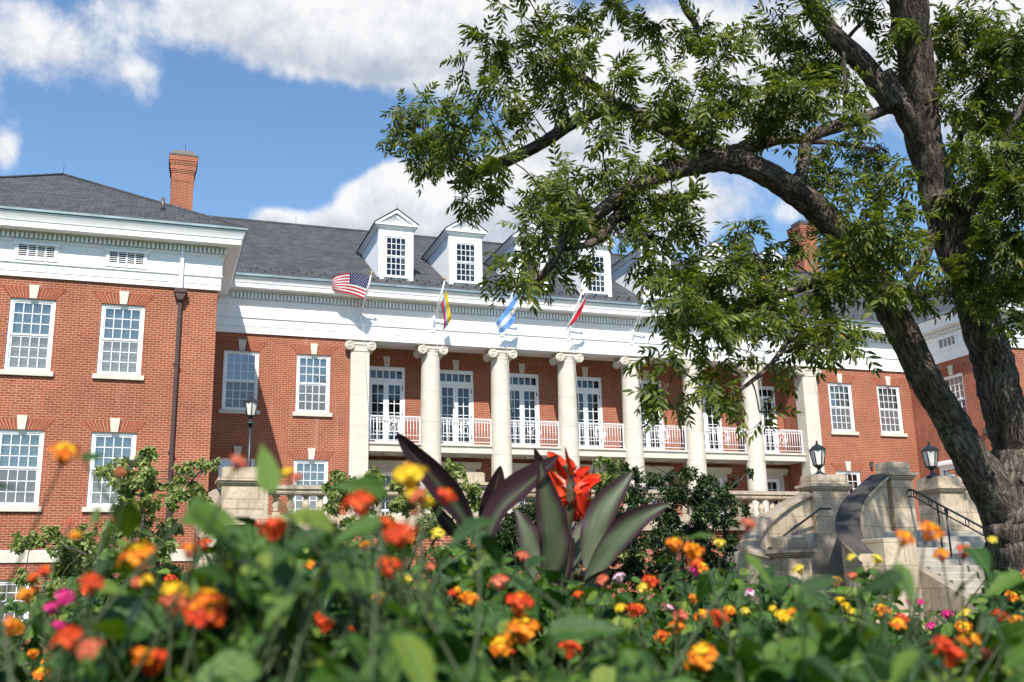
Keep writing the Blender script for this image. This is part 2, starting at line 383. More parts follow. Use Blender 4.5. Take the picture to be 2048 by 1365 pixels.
wall(mb, XE-WING, XE, -3.2, 7.9, [wh(*q) for q in wingL]+base, front(-WP))
wall(mb, XR, XR+WING, -3.2, 7.9, [wh(*q) for q in wingR], front(-WP))
sideL = lambda a, o, z: (XE+o, a, z); sideR = lambda a, o, z: (XR-o, -a, z)
wall(mb, -WP, 0, -3.2, 7.9, [], sideL)
wall(mb, 0, WP, -3.2, 7.9, [wh(2.72, ZU), (1.55, 2.75, .0, 3.1)], sideR)
for x, y in ((XE-WING, 1), (XR+WING, -1)): mb.box(x-.05*y, x+.02*y, -WP+.02, 12, -3.2, 9.7, 'brick')
mb.box(XE-WING, XR+WING, 17.6, 17.9, -3.2, 9.7, 'brick')
build(mb, 'wall', bld)
for pth in ([(XE-WING, -WP), (XE, -WP), (XE, -.0)], [(XR, -.0), (XR, -WP), (XR+WING, -WP)]):
    build(MB().sweep(pth, [(0, -.62), (.05, -.62), (.05, -.31), (.0, -.27)], 'keystone_stone'), 'belt_course', bld)

# windows -----------------------------------------------------------
def win_frame(ww, h, cols, rows, casing=.085, rec=.085, meet=True):
    f = MB(); x0, x1 = -ww/2, ww/2; t = 'trim_paint'
    y0 = rec-.03; y1 = rec+.09
    f.box(x0, x0+casing, y0, y1, 0, h, t); f.box(x1-casing, x1, y0, y1, 0, h, t)
    f.box(x0+casing, x1-casing, y0, y1, h-casing, h, t); f.box(x0+casing, x1-casing, y0-.02, y1, 0, .07, t)
    a0, a1, z0, z1 = x0+casing, x1-casing, .07, h-casing; zm = (z0+z1)/2; sr = .05
    panes = []
    for (b, c, yy) in ((zm, z1, y0+.025), (z0, zm, y0+.055)) if meet else ((z0, z1, y0+.03),):
        f.box(a0, a0+sr, yy, yy+.035, b, c, t); f.box(a1-sr, a1, yy, yy+.035, b, c, t)
        f.box(a0+sr, a1-sr, yy, yy+.035, b, b+sr, t); f.box(a0+sr, a1-sr, yy, yy+.035, c-sr, c, t)
        p0, p1, q0, q1 = a0+sr, a1-sr, b+sr, c-sr; mu = .011
        for i in range(1, cols): x = p0+(p1-p0)*i/cols; f.box(x-mu, x+mu, yy+.004, yy+.03, q0, q1, t)
        for i in range(1, rows): z = q0+(q1-q0)*i/rows; f.box(p0, p1, yy+.006, yy+.028, z-mu, z+mu, t)
        panes.append((p0, p1, q0, q1, yy+.02))
    return f, panes
def sheet(x0, x1, z0, z1, y, m): return MB().add([(x0, y, z0), (x1, y, z0), (x1, y, z1), (x0, y, z1)], [(0, 1, 2, 3)], m)
def arch_mb(ww, h):
    a = MB(); n_ = 19; top = .33; sp = .27; z0 = h; kb, kt = .10, .135
    pb, pt = ww/2, ww/2+sp
    a.prism([(-pb, z0), (pb, z0), (pt-.02, z0+top), (-pt+.02, z0+top)], -.004, .02, 'mortar')
    for s in (-1, 1):
        nn = 7
        for i in range(nn):
            b0 = kb+(pb-kb)*i/nn+.008; b1 = kb+(pb-kb)*(i+1)/nn-.008; t0 = kt+(pt-kt)*i/nn+.010; t1 = kt+(pt-kt)*(i+1)/nn-.010
            mid = .5+.18*((i % 2)*2-1); 
            for (u0, u1) in ((0, mid-.012), (mid+.012, 1)):
                L_ = lambda p, q, k: p+(q-p)*k
                pl = [(s*L_(b0, t0, u0), z0+top*u0), (s*L_(b1, t1, u0), z0+top*u0), (s*L_(b1, t1, u1), z0+top*u1), (s*L_(b0, t0, u1), z0+top*u1)]
                a.prism(pl if s > 0 else pl[::-1], -.010, .01, 'arch_brick')
    return a
def key_mb(h): return MB().prism([(-.10, h), (.10, h), (.145, h+.42), (-.145, h+.42)], -.055, .03, 'keystone_stone')
sill_mb = lambda ww: MB().box(-ww/2-.10, ww/2+.10, -.085, .10, -.145, -.001, 'keystone_stone')
def make_window(ww=WW, h=WH, cols=4, rows=3, arch=True, sill=True, low='screened_glass'):
    f, pn = win_frame(ww, h, cols, rows)
    D_ = dict(frame=f.mesh('window'), sill=sill_mb(ww).mesh('sill') if sill else None, arch=arch_mb(ww, h).mesh('jack_arch') if arch else None, key=key_mb(h).mesh('keystone') if arch else None)
    D_['panes'] = [sheet(*p[:4], p[4], 'glass' if i == 0 else low).mesh('pane') for i, p in enumerate(pn)]
    x0, x1 = -ww/2+.1, ww/2-.1
    D_['blind'] = {k: sheet(x0, x1, h*(1-k)+.05, h-.1, .24, 'blind').mesh('blind') for k in (.3, .5, .62, .97)}
    return D_
WIN = make_window(); WINB = make_window(h=1.2, cols=4, rows=2, arch=False)
def place_window(Wd, loc, rz=0, blind_=None):
    o = link('window', Wd['frame'], bld, loc=loc, rz=rz)
    def sub(nm, me):
        c = bpy.data.objects.new(nm, me); C.objects.link(c); c.parent = o; return c
    for p_ in Wd['panes']: sub('pane', p_)
    if Wd['sill']: sub('sill', Wd['sill'])
    if Wd['arch']: sub('jack_arch', Wd['arch']); sub('keystone', Wd['key'])
    if blind_: sub('blind', Wd['blind'][blind_])
    return o
bl = {(-8.396, ZU-4): .97, (-10.954, ZU-4): .5, (-8.396, ZU): .97, (-10.954, ZU): .97, (XB, ZU): .62, (XB, ZU-4): .97, (XA, ZU-4): .5, (R-XB, ZU): .5, (R-XA, ZU): .5}
for x, z in flankL+flankR: place_window(WIN, (x, 0, z-WH), 0, bl.get((x, z)))
for x, z in wingL+wingR:
    if x < R+8 and x > -12.5: place_window(WIN, (x, -WP, z-WH), 0, bl.get((x, z)))
place_window(WIN, (XR, -2.72, ZU-WH), -math.pi/2, .5)
place_window(WINB, (-10.954, -WP, -2.3)); place_window(WINB, (-8.396, -WP, -2.3))

# entablature -------------------------------------------------------
mb = MB()
def prof_main(o0):
    return [[(-.25, 7.87), (.08, 7.87), (.08, 8.12), (.10, 8.14), (.10, 8.16), (.085, 8.165), (.085, 8.44), (.13, 8.46), (.13, 8.50), (.10, 8.515), (.10, 8.93), (.13, 8.96), (.16, 9.06), (.165, 9.10), (.165, 9.14), (.11, 9.16), (.11, 9.42), (.25, 9.45), (.25, 9.5), (-.25, 9.5)],
            [(-.3, 9.503), (.62, 9.503), (.62, 9.66), (.645, 9.67), (.66, 9.72), (.69, 9.78), (.735, 9.84), (.745, 9.88), (-.3, 9.88)]]
def prof_wing():
    return [[(-.25, 7.86), (.08, 7.86), (.08, 8.02), (.10, 8.03), (.10, 8.05), (.085, 8.055), (.085, 8.27), (.13, 8.29), (.13, 8.33), (.10, 8.345), (.10, 8.93), (.13, 8.95), (.16, 9.0), (.17, 9.03), (.10, 9.045), (.10, 9.22), (.22, 9.24), (.22, 9.26), (-.25, 9.26)],
            [(-.3, 9.263), (.62, 9.263), (.62, 9.44), (.645, 9.45), (.66, 9.50), (.69, 9.57), (.735, 9.65), (.745, 9.70), (-.3, 9.70)]]
pathL = [(XE-WING, -WP), (XE, -WP), (XE, -.1)]; pathR = [(XR, -.1), (XR, -WP), (XR+WING, -WP)]
pathM = [(XE+.1, 0), (XR-.1, 0)]
for pr in prof_main(0): mb.sweep(pathM, pr, 'white_paint')
for pth in (pathL, pathR):
    for pr in prof_wing(): mb.sweep(pth, pr, 'white_paint')
# the porch beam: soffit panels behind the frieze
mb.box(.3, R-.3, .25, .55, 7.87, 8.2, 'white_paint'); mb.box(.3, R-.3, .55, YD, 7.99, 8.2, 'white_paint')
build(mb, 'entablature', bld)
mb = MB()
x = XE+.8
while x < XR-.8: mb.box(x, x+.08, -.25, -.10, 9.20, 9.41, 'white_paint'); x += .135
x = XE-WING+.05
while x < XE+.2: mb.box(x, x+.075, -WP-.235, -WP-.09, 9.05, 9.215, 'white_paint'); mb.box(R-x-.075, R-x, -WP-.235, -WP-.09, 9.05, 9.215, 'white_paint'); x += .13
y = -WP-.1
while y < -.5: mb.box(XE+.09, XE+.235, y, y+.075, 9.06, 9.21, 'white_paint'); mb.box(XR-.235, XR-.09, y, y+.075, 9.06, 9.21, 'white_paint'); y += .13
tag(build(mb, 'dentil', bld), None, None, None, 'stuff')
mb = MB()
mb.sweep([(XE+.72, 0), (XR-.72, 0)], [(.66, 9.885), (.80, 9.90), (.80, 9.97), (.78, 9.99), (.66, 9.99)], 'gutter_metal')
for pth in (pathL, pathR): mb.sweep(pth, [(.66, 9.705), (.80, 9.72), (.80, 9.78), (.78, 9.80), (.66, 9.80)], 'gutter_metal')
build(mb, 'gutter', bld)
# louvred vents in the wing frieze
def make_vent():
    f = MB(); ww, h = 1.2, .56; t = 'trim_paint'
    f.box(-ww/2, -ww/2+.1, -.05, .1, 0, h, t); f.box(ww/2-.1, ww/2, -.05, .1, 0, h, t); f.box(-ww/2+.1, ww/2-.1, -.05, .1, 0, .1, t); f.box(-ww/2-.06, ww/2+.06, -.09, .1, h-.08, h, t)
    for i in (1, 2, 3): x = -ww/2+.1+(ww-.2)*i/4; f.box(x-.022, x+.022, -.030, .05, .1, h-.08, t)
    s_ = MB(); s_.box(-ww/2+.1, ww/2-.1, -.008, .05, .1, h-.08, 'interior')
    for i in range(6):
        z = .1+(h-.18)*(i+.5)/6; s_.box(-ww/2+.1, ww/2-.1, -.026, -.009, z-.009, z+.009, t)
    return f.mesh('vent'), s_.mesh('louvre')
vf, vs = make_vent()
for loc, rz in (((-8.396, -WP-.10, 8.37), 0), ((-10.97, -WP-.10, 8.37), 0), ((XR-.10, -2.83, 8.37), -math.pi/2), ((R+8.396, -WP-.1, 8.37), 0)):
    o = link('vent', vf, bld, loc=loc, rz=rz); c = bpy.data.objects.new('louvre', vs); C.objects.link(c); c.parent = o

# roofs -------------------------------------------------------------
SL = .589; ZE = 10.0
mb = MB()
def rz_(y): return ZE+(y+.74)*SL
RY = 8.45; RZ = rz_(RY)
mb.add([(-13, -.74, ZE), (33.5, -.74, ZE), (33.5, RY, RZ), (-13, RY, RZ), (33.5, 17.6, ZE), (-13, 17.6, ZE)], [(0, 1, 2, 3), (3, 2, 4, 5)], 'slate')
mb.box(-13, 33.5, -.76, -.70, 9.90, 9.995, 'lead_flashing')
mb.tube([(-13, RY, RZ+.02), (33.5, RY, RZ+.02)], .07, 'slate', 6)
for s in (0, 1):
    X = (lambda x: x) if not s else (lambda x: R-x)
    e0, e1, yf = XE+.72, XE-WING-.72, -WP-.72; ze = 9.82; xm = (e0+e1)/2; run = e0-xm; ya = yf+run; za = ze+run*SL
    vs_ = [(X(e0), yf, ze), (X(e1), yf, ze), (X(xm), ya, za), (X(e0), 9, ze), (X(e1), 9, ze), (X(xm), 9, za)]
    fs = [(1, 0, 2), (0, 3, 5, 2), (4, 1, 2, 5)]
    mb.add(vs_, [f if not s else f[::-1] for f in fs], 'slate')
    for q in ((e0, yf), (e1, yf)): mb.tube([(X(q[0]), q[1], ze+.01), (X(xm), ya, za+.02)], .055, 'slate', 6)
    mb.box(X(e1), X(e0), yf-.03, yf+.03, 9.725, ze-.005, 'lead_flashing')
    mb.box(X(e0)-.03, X(e0)+.03, yf+.04, -.8, 9.725, ze-.005, 'lead_flashing')
    mb.tube([(X(xm), ya, za), (X(xm), ya, za+.4)], .007, 'dark_iron', 5)
# snow guards in two rows along the eaves
g = MB()
for r_ in range(2):
    x = -4.2
    while x < R+4.5:
        y = -.40+r_*.34; g.box(x+r_*.25-.035, x+r_*.25+.035, y, y+.02, rz_(y)-.01, rz_(y)+.085, 'dark_iron'); x += .52
    x = XE-WING+.4
    while x < XE+.1-r_*.3:
        y = -WP-.35+r_*.34; z = 9.82+(y+WP+.72)*SL; g.box(x+r_*.25-.035, x+r_*.25+.035, y, y+.02, z-.01, z+.085, 'dark_iron'); x += .52
rf = build(mb, 'roof', bld)
tag(build(g, 'snow_guard', rf), None, None, None, 'stuff')
q = PY(325, 418, -4.6); qz = 9.82+(-4.6+WP+.72)*SL
g = MB().tube([(q.x, -4.6, qz-.1), (q.x, -4.6, qz+.42)], .06, 'flue_metal', 10); build(g, 'vent_pipe', rf)
for x in (-1.5, 5.6, 12, 18): build(MB().tube([(x, RY, RZ), (x, RY, RZ+.45)], .007, 'dark_iron', 5), 'lightning_rod', rf)

# dormers -----------------------------------------------------------
def make_dormer():
    hw, zb, ze, za = .71, 10.31, 12.58, 13.33; t = 'trim_paint'; yb = (ze-ZE)/SL-.74; yt = (za+.1-ZE)/SL-.74
    d = MB(); wx0, wx1, wz0, wz1 = -.43, .43, 10.60, 12.20
    # front with opening, corner boards, sill board
    d.box(-hw, wx0-.08, 0, .12, zb, ze, t); d.box(wx1+.08, hw, 0, .12, zb, ze, t); d.box(wx0-.08, wx1+.08, 0, .12, wz1+.10, ze, t); d.box(wx0-.08, wx1+.08, 0, .12, zb, wz0-.10, t)
    d.box(-hw-.06, hw+.06, -.07, .1, zb-.03, zb+.075, t); d.box(-hw+.09, -hw+.12, -.022, .02, zb+.08, ze-.05, t); d.box(hw-.12, hw-.09, -.022, .02, zb+.08, ze-.05, t)
    cheek = MB()
    for s in (-1, 1):
        pl = [(.12, zb), (.12, ze), (yb, ze)]
        cheek.prism(pl, s*hw, s*(hw-.05), 'siding', 'x')
    # pediment: tympanum, raking and level cornices
    d.prism([(-hw, ze+.16), (hw, ze+.16), (0, za-.1)], .03, .09, t)
    d.box(-hw-.17, hw+.17, -.17, .1, ze+.085, ze+.165, t); d.box(-hw-.10, hw+.10, -.09, .1, ze, ze+.084, t)
    rk = (za-ze-.16)/(hw+.17)
    for s in (-1, 1):
        e = hw+.17
        d.prism([(s*e, ze+.168), (s*(e-.16), ze+.168), (0, za-.115), (0, za)], -.17, .10, t)
        d.prism([(s*(e-.21), ze+.168), (s*(e-.34), ze+.168), (0, za-.255), (0, za-.165)], -.06, .04, t)
    # eaves along the cheeks
    for s in (-1, 1):
        d.box(s*hw, s*(hw+.08), .10, yb, ze-.02, ze+.084, t); d.box(s*hw, s*(hw+.15), .10, yb+.15, ze+.085, ze+.165, t)
    r_ = MB(); e = hw+.20
    for s in (-1, 1):
        a = [(0, -.20, za+.02), (s*e, -.20, ze+.155), (s*e, yb+.3, ze+.155), (0, yt+.2, za+.02)]
        b = [(x, y, z+.035) for x, y, z in a]
        r_.add(a+b, [(0, 1, 2, 3), (7, 6, 5, 4), (0, 4, 5, 1), (1, 5, 6, 2), (2, 6, 7, 3), (3, 7, 4, 0)], 'slate')
    r_.tube([(0, -.1, za), (0, -.1, za+.3)], .006, 'dark_iron', 5)
    f, pn = win_frame(1.02, 1.80, 4, 3, .085, -.02)
    panes = [sheet(*p[:4], p[4], 'dark_glass').mesh('pane') for p in pn]
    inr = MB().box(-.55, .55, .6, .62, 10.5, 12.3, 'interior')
    cur = MB()
    for k in range(5): cur.tube([(.43-k*.06, .25, 10.55), (.45-k*.05, .25, 11.3), (.40-k*.03, .25, 12.2)], .035, 'curtain', 6)
    return d.mesh('dormer'), cheek.mesh('cheek'), r_.mesh('dormer_roof'), f.mesh('window'), panes, cur.mesh('curtain'), inr.mesh('interior')
dm = make_dormer()
for x in DC:
    o = link('dormer', dm[0], bld, loc=(x, .0, 0))
    for nm, me, lo in (('cheek', dm[1], None), ('dormer_roof', dm[2], None), ('window_frame', dm[3], (0, 0, 10.5)), ('pane', dm[4][0], (0, 0, 10.5)), ('pane', dm[4][1], (0, 0, 10.5)), ('curtain', dm[5], None), ('interior', dm[6], None)):
        c = bpy.data.objects.new(nm, me); C.objects.link(c); c.parent = o
        if lo: c.location = lo

# chimneys ----------------------------------------------------------
for x, side in ((-6.72, 0), (27.35, 1)):
    c = MB(); hw = .50; y0 = 9.0
    c.box(x-hw, x+hw, y0-hw, y0+hw, 9.5, 17.05, 'brick')
    for i, (e, a, b) in enumerate([(.03, 17.05, 17.13), (.0, 17.13, 17.48), (.035, 17.48, 17.56), (.075, 17.56, 17.64), (.11, 17.64, 17.86), (.145, 17.86, 17.94), (.18, 17.94, 18.05), (.215, 18.05, 18.30)]):
        e *= .62; c.box(x-hw-e, x+hw+e, y0-hw-e, y0+hw+e, a, b, 'brick')
    o = build(c, 'chimney', bld)
    k = MB(); k.box(x-hw-.15, x+hw+.15, y0-hw-.15, y0+hw+.15, 18.302, 18.36, 'lead_flashing'); k.box(x-.48, x+.48, y0-.45, y0+.45, 18.36, 18.62, 'flue_metal'); k.tube([(x+.05, y0, 18.6), (x+.05, y0, 19.15)], .012, 'dark_iron', 5)
    build(k, 'chimney_cap', o)

# columns and pilasters ----------------------------------------------
def volute_face(mb, cx, cz, y, r, m, s):               # a raised scroll on the face of a roll
    pts = []; rs = []
    for i in range(34):
        t = i/33; a = s*(math.pi/2 - t*2*math.pi*2.3); rr = r*(1-.82*t)
        pts.append((cx+rr*math.cos(a)*1.0, y, cz+rr*math.sin(a))); rs.append(.03*(1-.55*t))
    mb.tube(pts, rs, m, 6)
    mb.lathe([(.04, -.03), (.045, 0), (.03, .02)], (cx, y, cz), m, 10, 'y')
def capital_mb(square=False):
    c = MB(); st = 'cream_stone'; zt = 7.868; yb_ = .42
    c.cbox(-.52, .52, -.48, .44, zt-.065, zt, st, .012)
    c.cbox(-.46, .46, -.43, .40, zt-.105, zt-.065, st, .02)
    zc = zt-.285; cx = .425; r = .185
    for s in (-1, 1):
        prof = [(r*.97, -.44), (r, -.43), (r, -.38), (r*.86, -.28), (r*.70, -.08), (r*.64, .0), (r*.70, .08), (r*.86, .24), (r, .34), (r*.97, .40)]
        c.lathe(prof, (s*cx, 0, zc), st, 22, 'y')
        volute_face(c, s*cx, zc, -.445, r*.93, st, 1 if s > 0 else 1)
    c.box(-cx, cx, -.42, .38, zc+.06, zt-.11, st)
    for i in range(9):                                  # egg moulding under the scroll band
        x = -.26+i*.065; c.lathe([(.0, -.07), (.022, -.05), (.030, 0), (.022, .05)], (x, -.37, zc+.02), st, 8)
    if not square: c.lathe([(.355, -.20), (.375, -.18), (.375, -.15), (.36, -.13), (.39, -.06), (.40, .02), (.36, .07)], (0, 0, zc), st, 28)
    else: c.box(-.385, .385, -.385, .36, zc-.19, zc+.07, st)
    return c
def shaft_mb():
    s_ = MB(); z0, z1 = .22, 7.42; prof = [(.50, -.10), (.53, -.05), (.53, .0), (.49, .06), (.455, .09), (.47, .14), (.43, .2)]
    H = z1-z0; rr = lambda t: .43-.068*(max(0, t-.15)/.85)**1.5
    js = [0, .12, .29, .46, .63, .80, 1]
    for a, b in zip(js, js[1:]):
        s_.lathe([(rr(a+(b-a)*i/6), z0+H*(a+(b-a)*i/6)+(.004 if i == 0 else -.004 if i == 6 else 0)) for i in range(7)], (0, 0, 0), 'cream_stone', 40, caps=False)
    s_.lathe([(.355, z0), (.355, z1)], (0, 0, 0), 'keystone_stone', 20)
    s_.lathe([(.43, .22), (.47, .20), (.455, .15), (.49, .12), (.53, .08), (.53, .02), (.50, -.02)][::-1], (0, 0, 0), 'cream_stone', 32)
    s_.box(-.56, .56, -.56, .56, -.16, -.02, 'cream_stone')
    return s_
sm, cm, cq = shaft_mb().mesh('column'), capital_mb().mesh('capital'), capital_mb(True).mesh('capital')
pil = MB(); pz = [-.15, .9, 2.1, 3.3, 4.5, 5.7, 6.6, 7.40]
for a, b in zip(pz, pz[1:]): pil.cbox(-.36, .36, -.36, .30, a, b-.004, 'cream_stone', .004)
pil.box(-.42, .42, -.42, .34, -.16, .15, 'cream_stone')
pm = pil.mesh('pilaster')
YC = .16
for i in range(8):
    sq = i in (0, 7)
    o = link('pilaster' if sq else 'column', pm if sq else sm, bld, loc=(i*B+(.03 if i == 0 else -.03 if i == 7 else 0), YC, 0))
    c = bpy.data.objects.new('capital', cq if sq else cm); C.objects.link(c); c.parent = o

# balcony, rails, doors -----------------------------------------------
mb = MB()
mb.box(.3, R-.3, .12, YD-.005, 3.60, 3.93, 'cream_stone'); mb.box(.3, R-.3, .06, .119, 3.87, 3.95, 'cream_stone'); mb.box(.3, R-.3, .10, .1185, 3.60, 3.66, 'cream_stone')
mb.box(.3, R-.3, .13, YD-.006, 3.951, 3.956, 'concrete_floor')
bal = build(mb, 'balcony', bld)
def rail_mb(W):
    m_ = MB(); t = 'white_iron'; x0, x1 = -W/2, W/2; zt, zb = 1.05, .10
    bar = lambda a, b, r=.011: m_.tube([a, b], r, t, 5)
    m_.box(x0, x1, -.022, .022, zt-.03, zt, t); m_.box(x0, x1, -.012, .012, zt-.165, zt-.145, t); m_.box(x0, x1, -.012, .012, zb, zb+.02, t); m_.box(x0, x1, -.012, .012, .30, .318, t)
    n_ = 17; st = W/n_; mid = {8}
    for i in range(n_+1):
        x = x0+i*st
        if abs(x) < st*1.05: continue
        bar((x, 0, zb), (x, 0, zt-.15)); m_.lathe([(.0, -.03), (.024, 0), (.0, .03)], (x, 0, .60), t, 6)
    for i in range(n_):                                  # scrolled band under the top rail
        x = x0+(i+.5)*st; a = [(x+st*.5*math.cos(q), 0, zt-.15+.115*math.sin(q)) for q in [math.pi*k/6 for k in range(7)]]
        m_.tube(a, .009, t, 4, False)
        m_.tube([(x-.03, 0, zt-.05), (x, 0, zt-.10), (x+.03, 0, zt-.05)], .008, t, 4, False)
    for s in (-1, 1):                                    # ornate middle panel
        bar((s*st*1.75, 0, zb), (s*st*1.75, 0, zt-.15))
        el = [(.075*math.cos(q), 0, .58+.15*math.sin(q)) for q in [2*math.pi*k/14 for k in range(15)]]
        if s > 0: m_.tube(el, .014, t, 5, False)
        for (cx, cz, r, q0, q1) in ((s*.13, .80, .085, 0, 5.2), (s*.13, .38, .085, 1, 6.2), (s*.19, .58, .10, 1.6*0, 6.28), (s*.08, .86, .06, 0, 6.28)):
            m_.tube([(cx+r*.6*math.cos(q0+(q1-q0)*k/10), 0, cz+r*math.sin(q0+(q1-q0)*k/10)) for k in range(11)], .012, t, 4, False)
    for s in (-1, 1): m_.box(s*(W/2)-.02, s*(W/2)+.02, -.02, .02, .0, zt, t)
    return m_
rm = rail_mb(B-.84).mesh('railing')
for i in range(7):
    c = link('railing', rm, bal, loc=(DC[i], .22, 3.95))
def make_door():
    f = MB(); t = 'trim_paint'; W, z0, z1 = .76, 3.97, 7.24; y0 = .02
    f.box(-W, -W+.09, y0, .14, z0, z1, t); f.box(W-.09, W, y0, .14, z0, z1, t); f.box(-W+.09, W-.09, y0, .14, z1-.11, z1, t)
    f.box(-W+.09, W-.09, y0-.015, .14, 6.62, 6.72, t); f.box(-W+.0, W-.0, y0-.03, .10, z0, z0+.04, t)
    a0, a1 = -W+.09, W-.09
    f.box(a0, a1, .05, .09, 6.72, 6.77, t); f.box(a0, a1, .05, .09, 7.08, 7.13, t)
    for i in range(6): x = a0+(a1-a0)*i/5; f.box(max(a0, x-.022), min(a1, x+.022), .052, .088, 6.77, 7.08, t)
    panes = [sheet(a0, a1, 6.77, 7.08, .075, 'dark_glass')]
    leafs = []
    for s in (-1, 1):
        l_ = MB(); b0, b1 = (a0, -.004) if s < 0 else (.004, a1); sw = .10
        l_.box(b0, b0+sw, .045, .09, 4.01, 6.62, t); l_.box(b1-sw, b1, .045, .09, 4.01, 6.62, t); l_.box(b0+sw, b1-sw, .045, .09, 4.01, 4.24, t); l_.box(b0+sw, b1-sw, .045, .09, 6.50, 6.62, t)
        c0, c1 = b0+sw, b1-sw; cm_ = (c0+c1)/2; l_.box(cm_-.014, cm_+.014, .05, .085, 4.24, 6.50, t)
        for k in range(1, 6): z = 4.24+(6.50-4.24)*k/6; l_.box(c0, c1, .053, .083, z-.013, z+.013, t)
        if s > 0:
            for z in (6.3, 5.2, 4.4): l_.box(a1-.02, a1+.012, .01, .03, z, z+.16, 'dark_iron')
        l_.lathe([(.012, 0), (.03, -.02), (.03, -.05), (.01, -.06)], ((-.05 if s < 0 else .05), .045, 5.03), 'gold' if s > 0 else 'dark_iron', 8, 'y')
        leafs.append((l_.mesh('door_leaf'), sheet(c0, c1, 4.24, 6.50, .07, 'dark_glass').mesh('pane')))
    ar = arch_mb(1.52, z1).mesh('jack_arch'); ky = key_mb(z1).mesh('keystone')
    return f.mesh('door'), panes[0].mesh('pane'), leafs, ar, ky
dd = make_door()
for x in DC:
    o = link('door', dd[0], bld, loc=(x, YD, 0))
    def sub(nm, me):
        c = bpy.data.objects.new(nm, me); C.objects.link(c); c.parent = o; return c
    sub('transom_pane', dd[1])
    for lf, pn in dd[2]: sub('door_leaf', lf); sub('pane', pn)
    sub('jack_arch', dd[3]); sub('keystone', dd[4])
# ground floor openings under the balcony, each with a stone hood
def make_low():
    f = MB(); st = 'cream_stone'; W = .62
    f.box(-W-.2, -W, -.05, .1, 0, 2.98, st); f.box(W, W+.2, -.05, .1, 0, 2.98, st); f.box(-W-.2, W+.2, -.05, .1, 2.98, 3.16, st)
    f.prism([(-.0, 3.16), (-.09, 3.16), (-.12, 3.22), (-.2, 3.30), (-.24, 3.36), (-.24, 3.42), (0, 3.44)], -W-.38, W+.38, st, 'x')
    g_, pn = win_frame(1.24, 2.98, 4, 4, .09, .03)
    return f.mesh('stone_hood'), g_.mesh('window'), [sheet(*p_[:4], p_[4], 'dark_glass').mesh('pane') for p_ in pn]
lw = make_low()
for x in DC:
    o = link('window', lw[1], bld, loc=(x, YD, 0))
    for nm, me in (('stone_hood', lw[0]), ('pane', lw[2][0]), ('pane', lw[2][1])):
        c = bpy.data.objects.new(nm, me); C.objects.link(c); c.parent = o
mb = MB()
for x in DC: mb.box(x-.28, x+.28, .55, .8, 3.54, 3.598, 'ceiling_paint')
build(mb, 'porch_light', bld)
# side entrance on the right wing
f = MB(); st = 'cream_stone'
y0, y1 = -2.75, -1.55
f.box(XR-.06, XR+.1, y0-.2, y0, 0, 3.1, 'trim_paint'); f.box(XR-.06, XR+.1, y1, y1+.2, 0, 3.1, 'trim_paint'); f.box(XR-.06, XR+.1, y0-.2, y1+.2, 3.1, 3.3, 'trim_paint')
f.box(XR-.3, XR+.0, y0-.35, y1+.35, 3.3, 3.42, 'trim_paint'); f.box(XR-.2, XR+.0, y0-.3, y1+.3, 3.42, 3.5, 'trim_paint')
f.box(XR+.05, XR+.1, y0, y1, 0, .9, 'trim_paint'); f.box(XR+.05, XR+.1, y0, y0+.14, .9, 3.1, 'trim_paint'); f.box(XR+.05, XR+.1, y1-.14, y1, .9, 3.1, 'trim_paint'); f.box(XR+.05, XR+.1, y0+.14, y1-.14, 2.5, 2.6, 'trim_paint')
o = build(f, 'door', bld)
build(MB().add([(XR+.08, y0+.14, .9), (XR+.08, y1-.14, .9), (XR+.08, y1-.14, 3.1), (XR+.08, y0+.14, 3.1)], [(0, 1, 2, 3)], 'glass'), 'pane', o)
# downspout
d_ = MB(); x, y = -6.74, -WP-.13
d_.box(x-.055, x+.055, y-.05, y+.05, -3, 7.45, 'brown_metal')
for z in (5.35, 2.6): d_.box(x-.085, x+.085, y-.06, y+.13, z, z+.06, 'brown_metal')
d_.prism([(x-.07, 7.42), (x+.07, 7.42), (x+.16, 7.62), (x+.16, 7.66), (x-.16, 7.66), (x-.16, 7.62)], y-.13, y+.12, 'brown_metal'); d_.box(x-.19, x+.19, y-.16, y+.12, 7.66, 7.80, 'brown_metal')
o = build(d_, 'downspout', bld)
build(MB().box(x-.05, x+.05, y-.09, y+.03, 7.80, 9.255, 'white_paint'), 'upper_pipe', o)
# small fixtures on the walls
f = MB()
for q in (PY(1743, 930, -.06),): f.cbox(q.x-.06, q.x+.06, -.14, 0, q.z-.14, q.z+.14, 'flue_metal', .01)
build(f, 'wall_light', bld)
f = MB(); q = PY(419, 860, -2); f.box(XE, XE+.2, -2.1, -1.9, 4.0, 4.2, 'flue_metal'); build(f, 'floodlight', bld)
f = MB(); f.cbox(XR-.12, XR, -4.4, -4.2, 4.35, 4.6, 'flue_metal', .01); build(f, 'floodlight', bld)
# ------------------------------------------------------------------ ground
gm, t, b_, o_ = mat('lawn')
pz = t.node('ShaderNodeNewGeometry').outputs['Position']
t.put(b_.inputs['Base Color'], t.mix(t.noise(pz, 6, 6), (.04, .055, .022), (.075, .09, .04))); b_.inputs['Roughness'].default_value = .9
GZ = -3.2
mb = MB(); mb.add([(-900, -900, GZ), (900, -900, GZ), (900, 900, GZ), (-900, 900, GZ)], [(0, 1, 2, 3)], 'lawn'); tag(build(mb, 'lawn'), 'mown green lawn around the building', 'lawn', kind='structure')
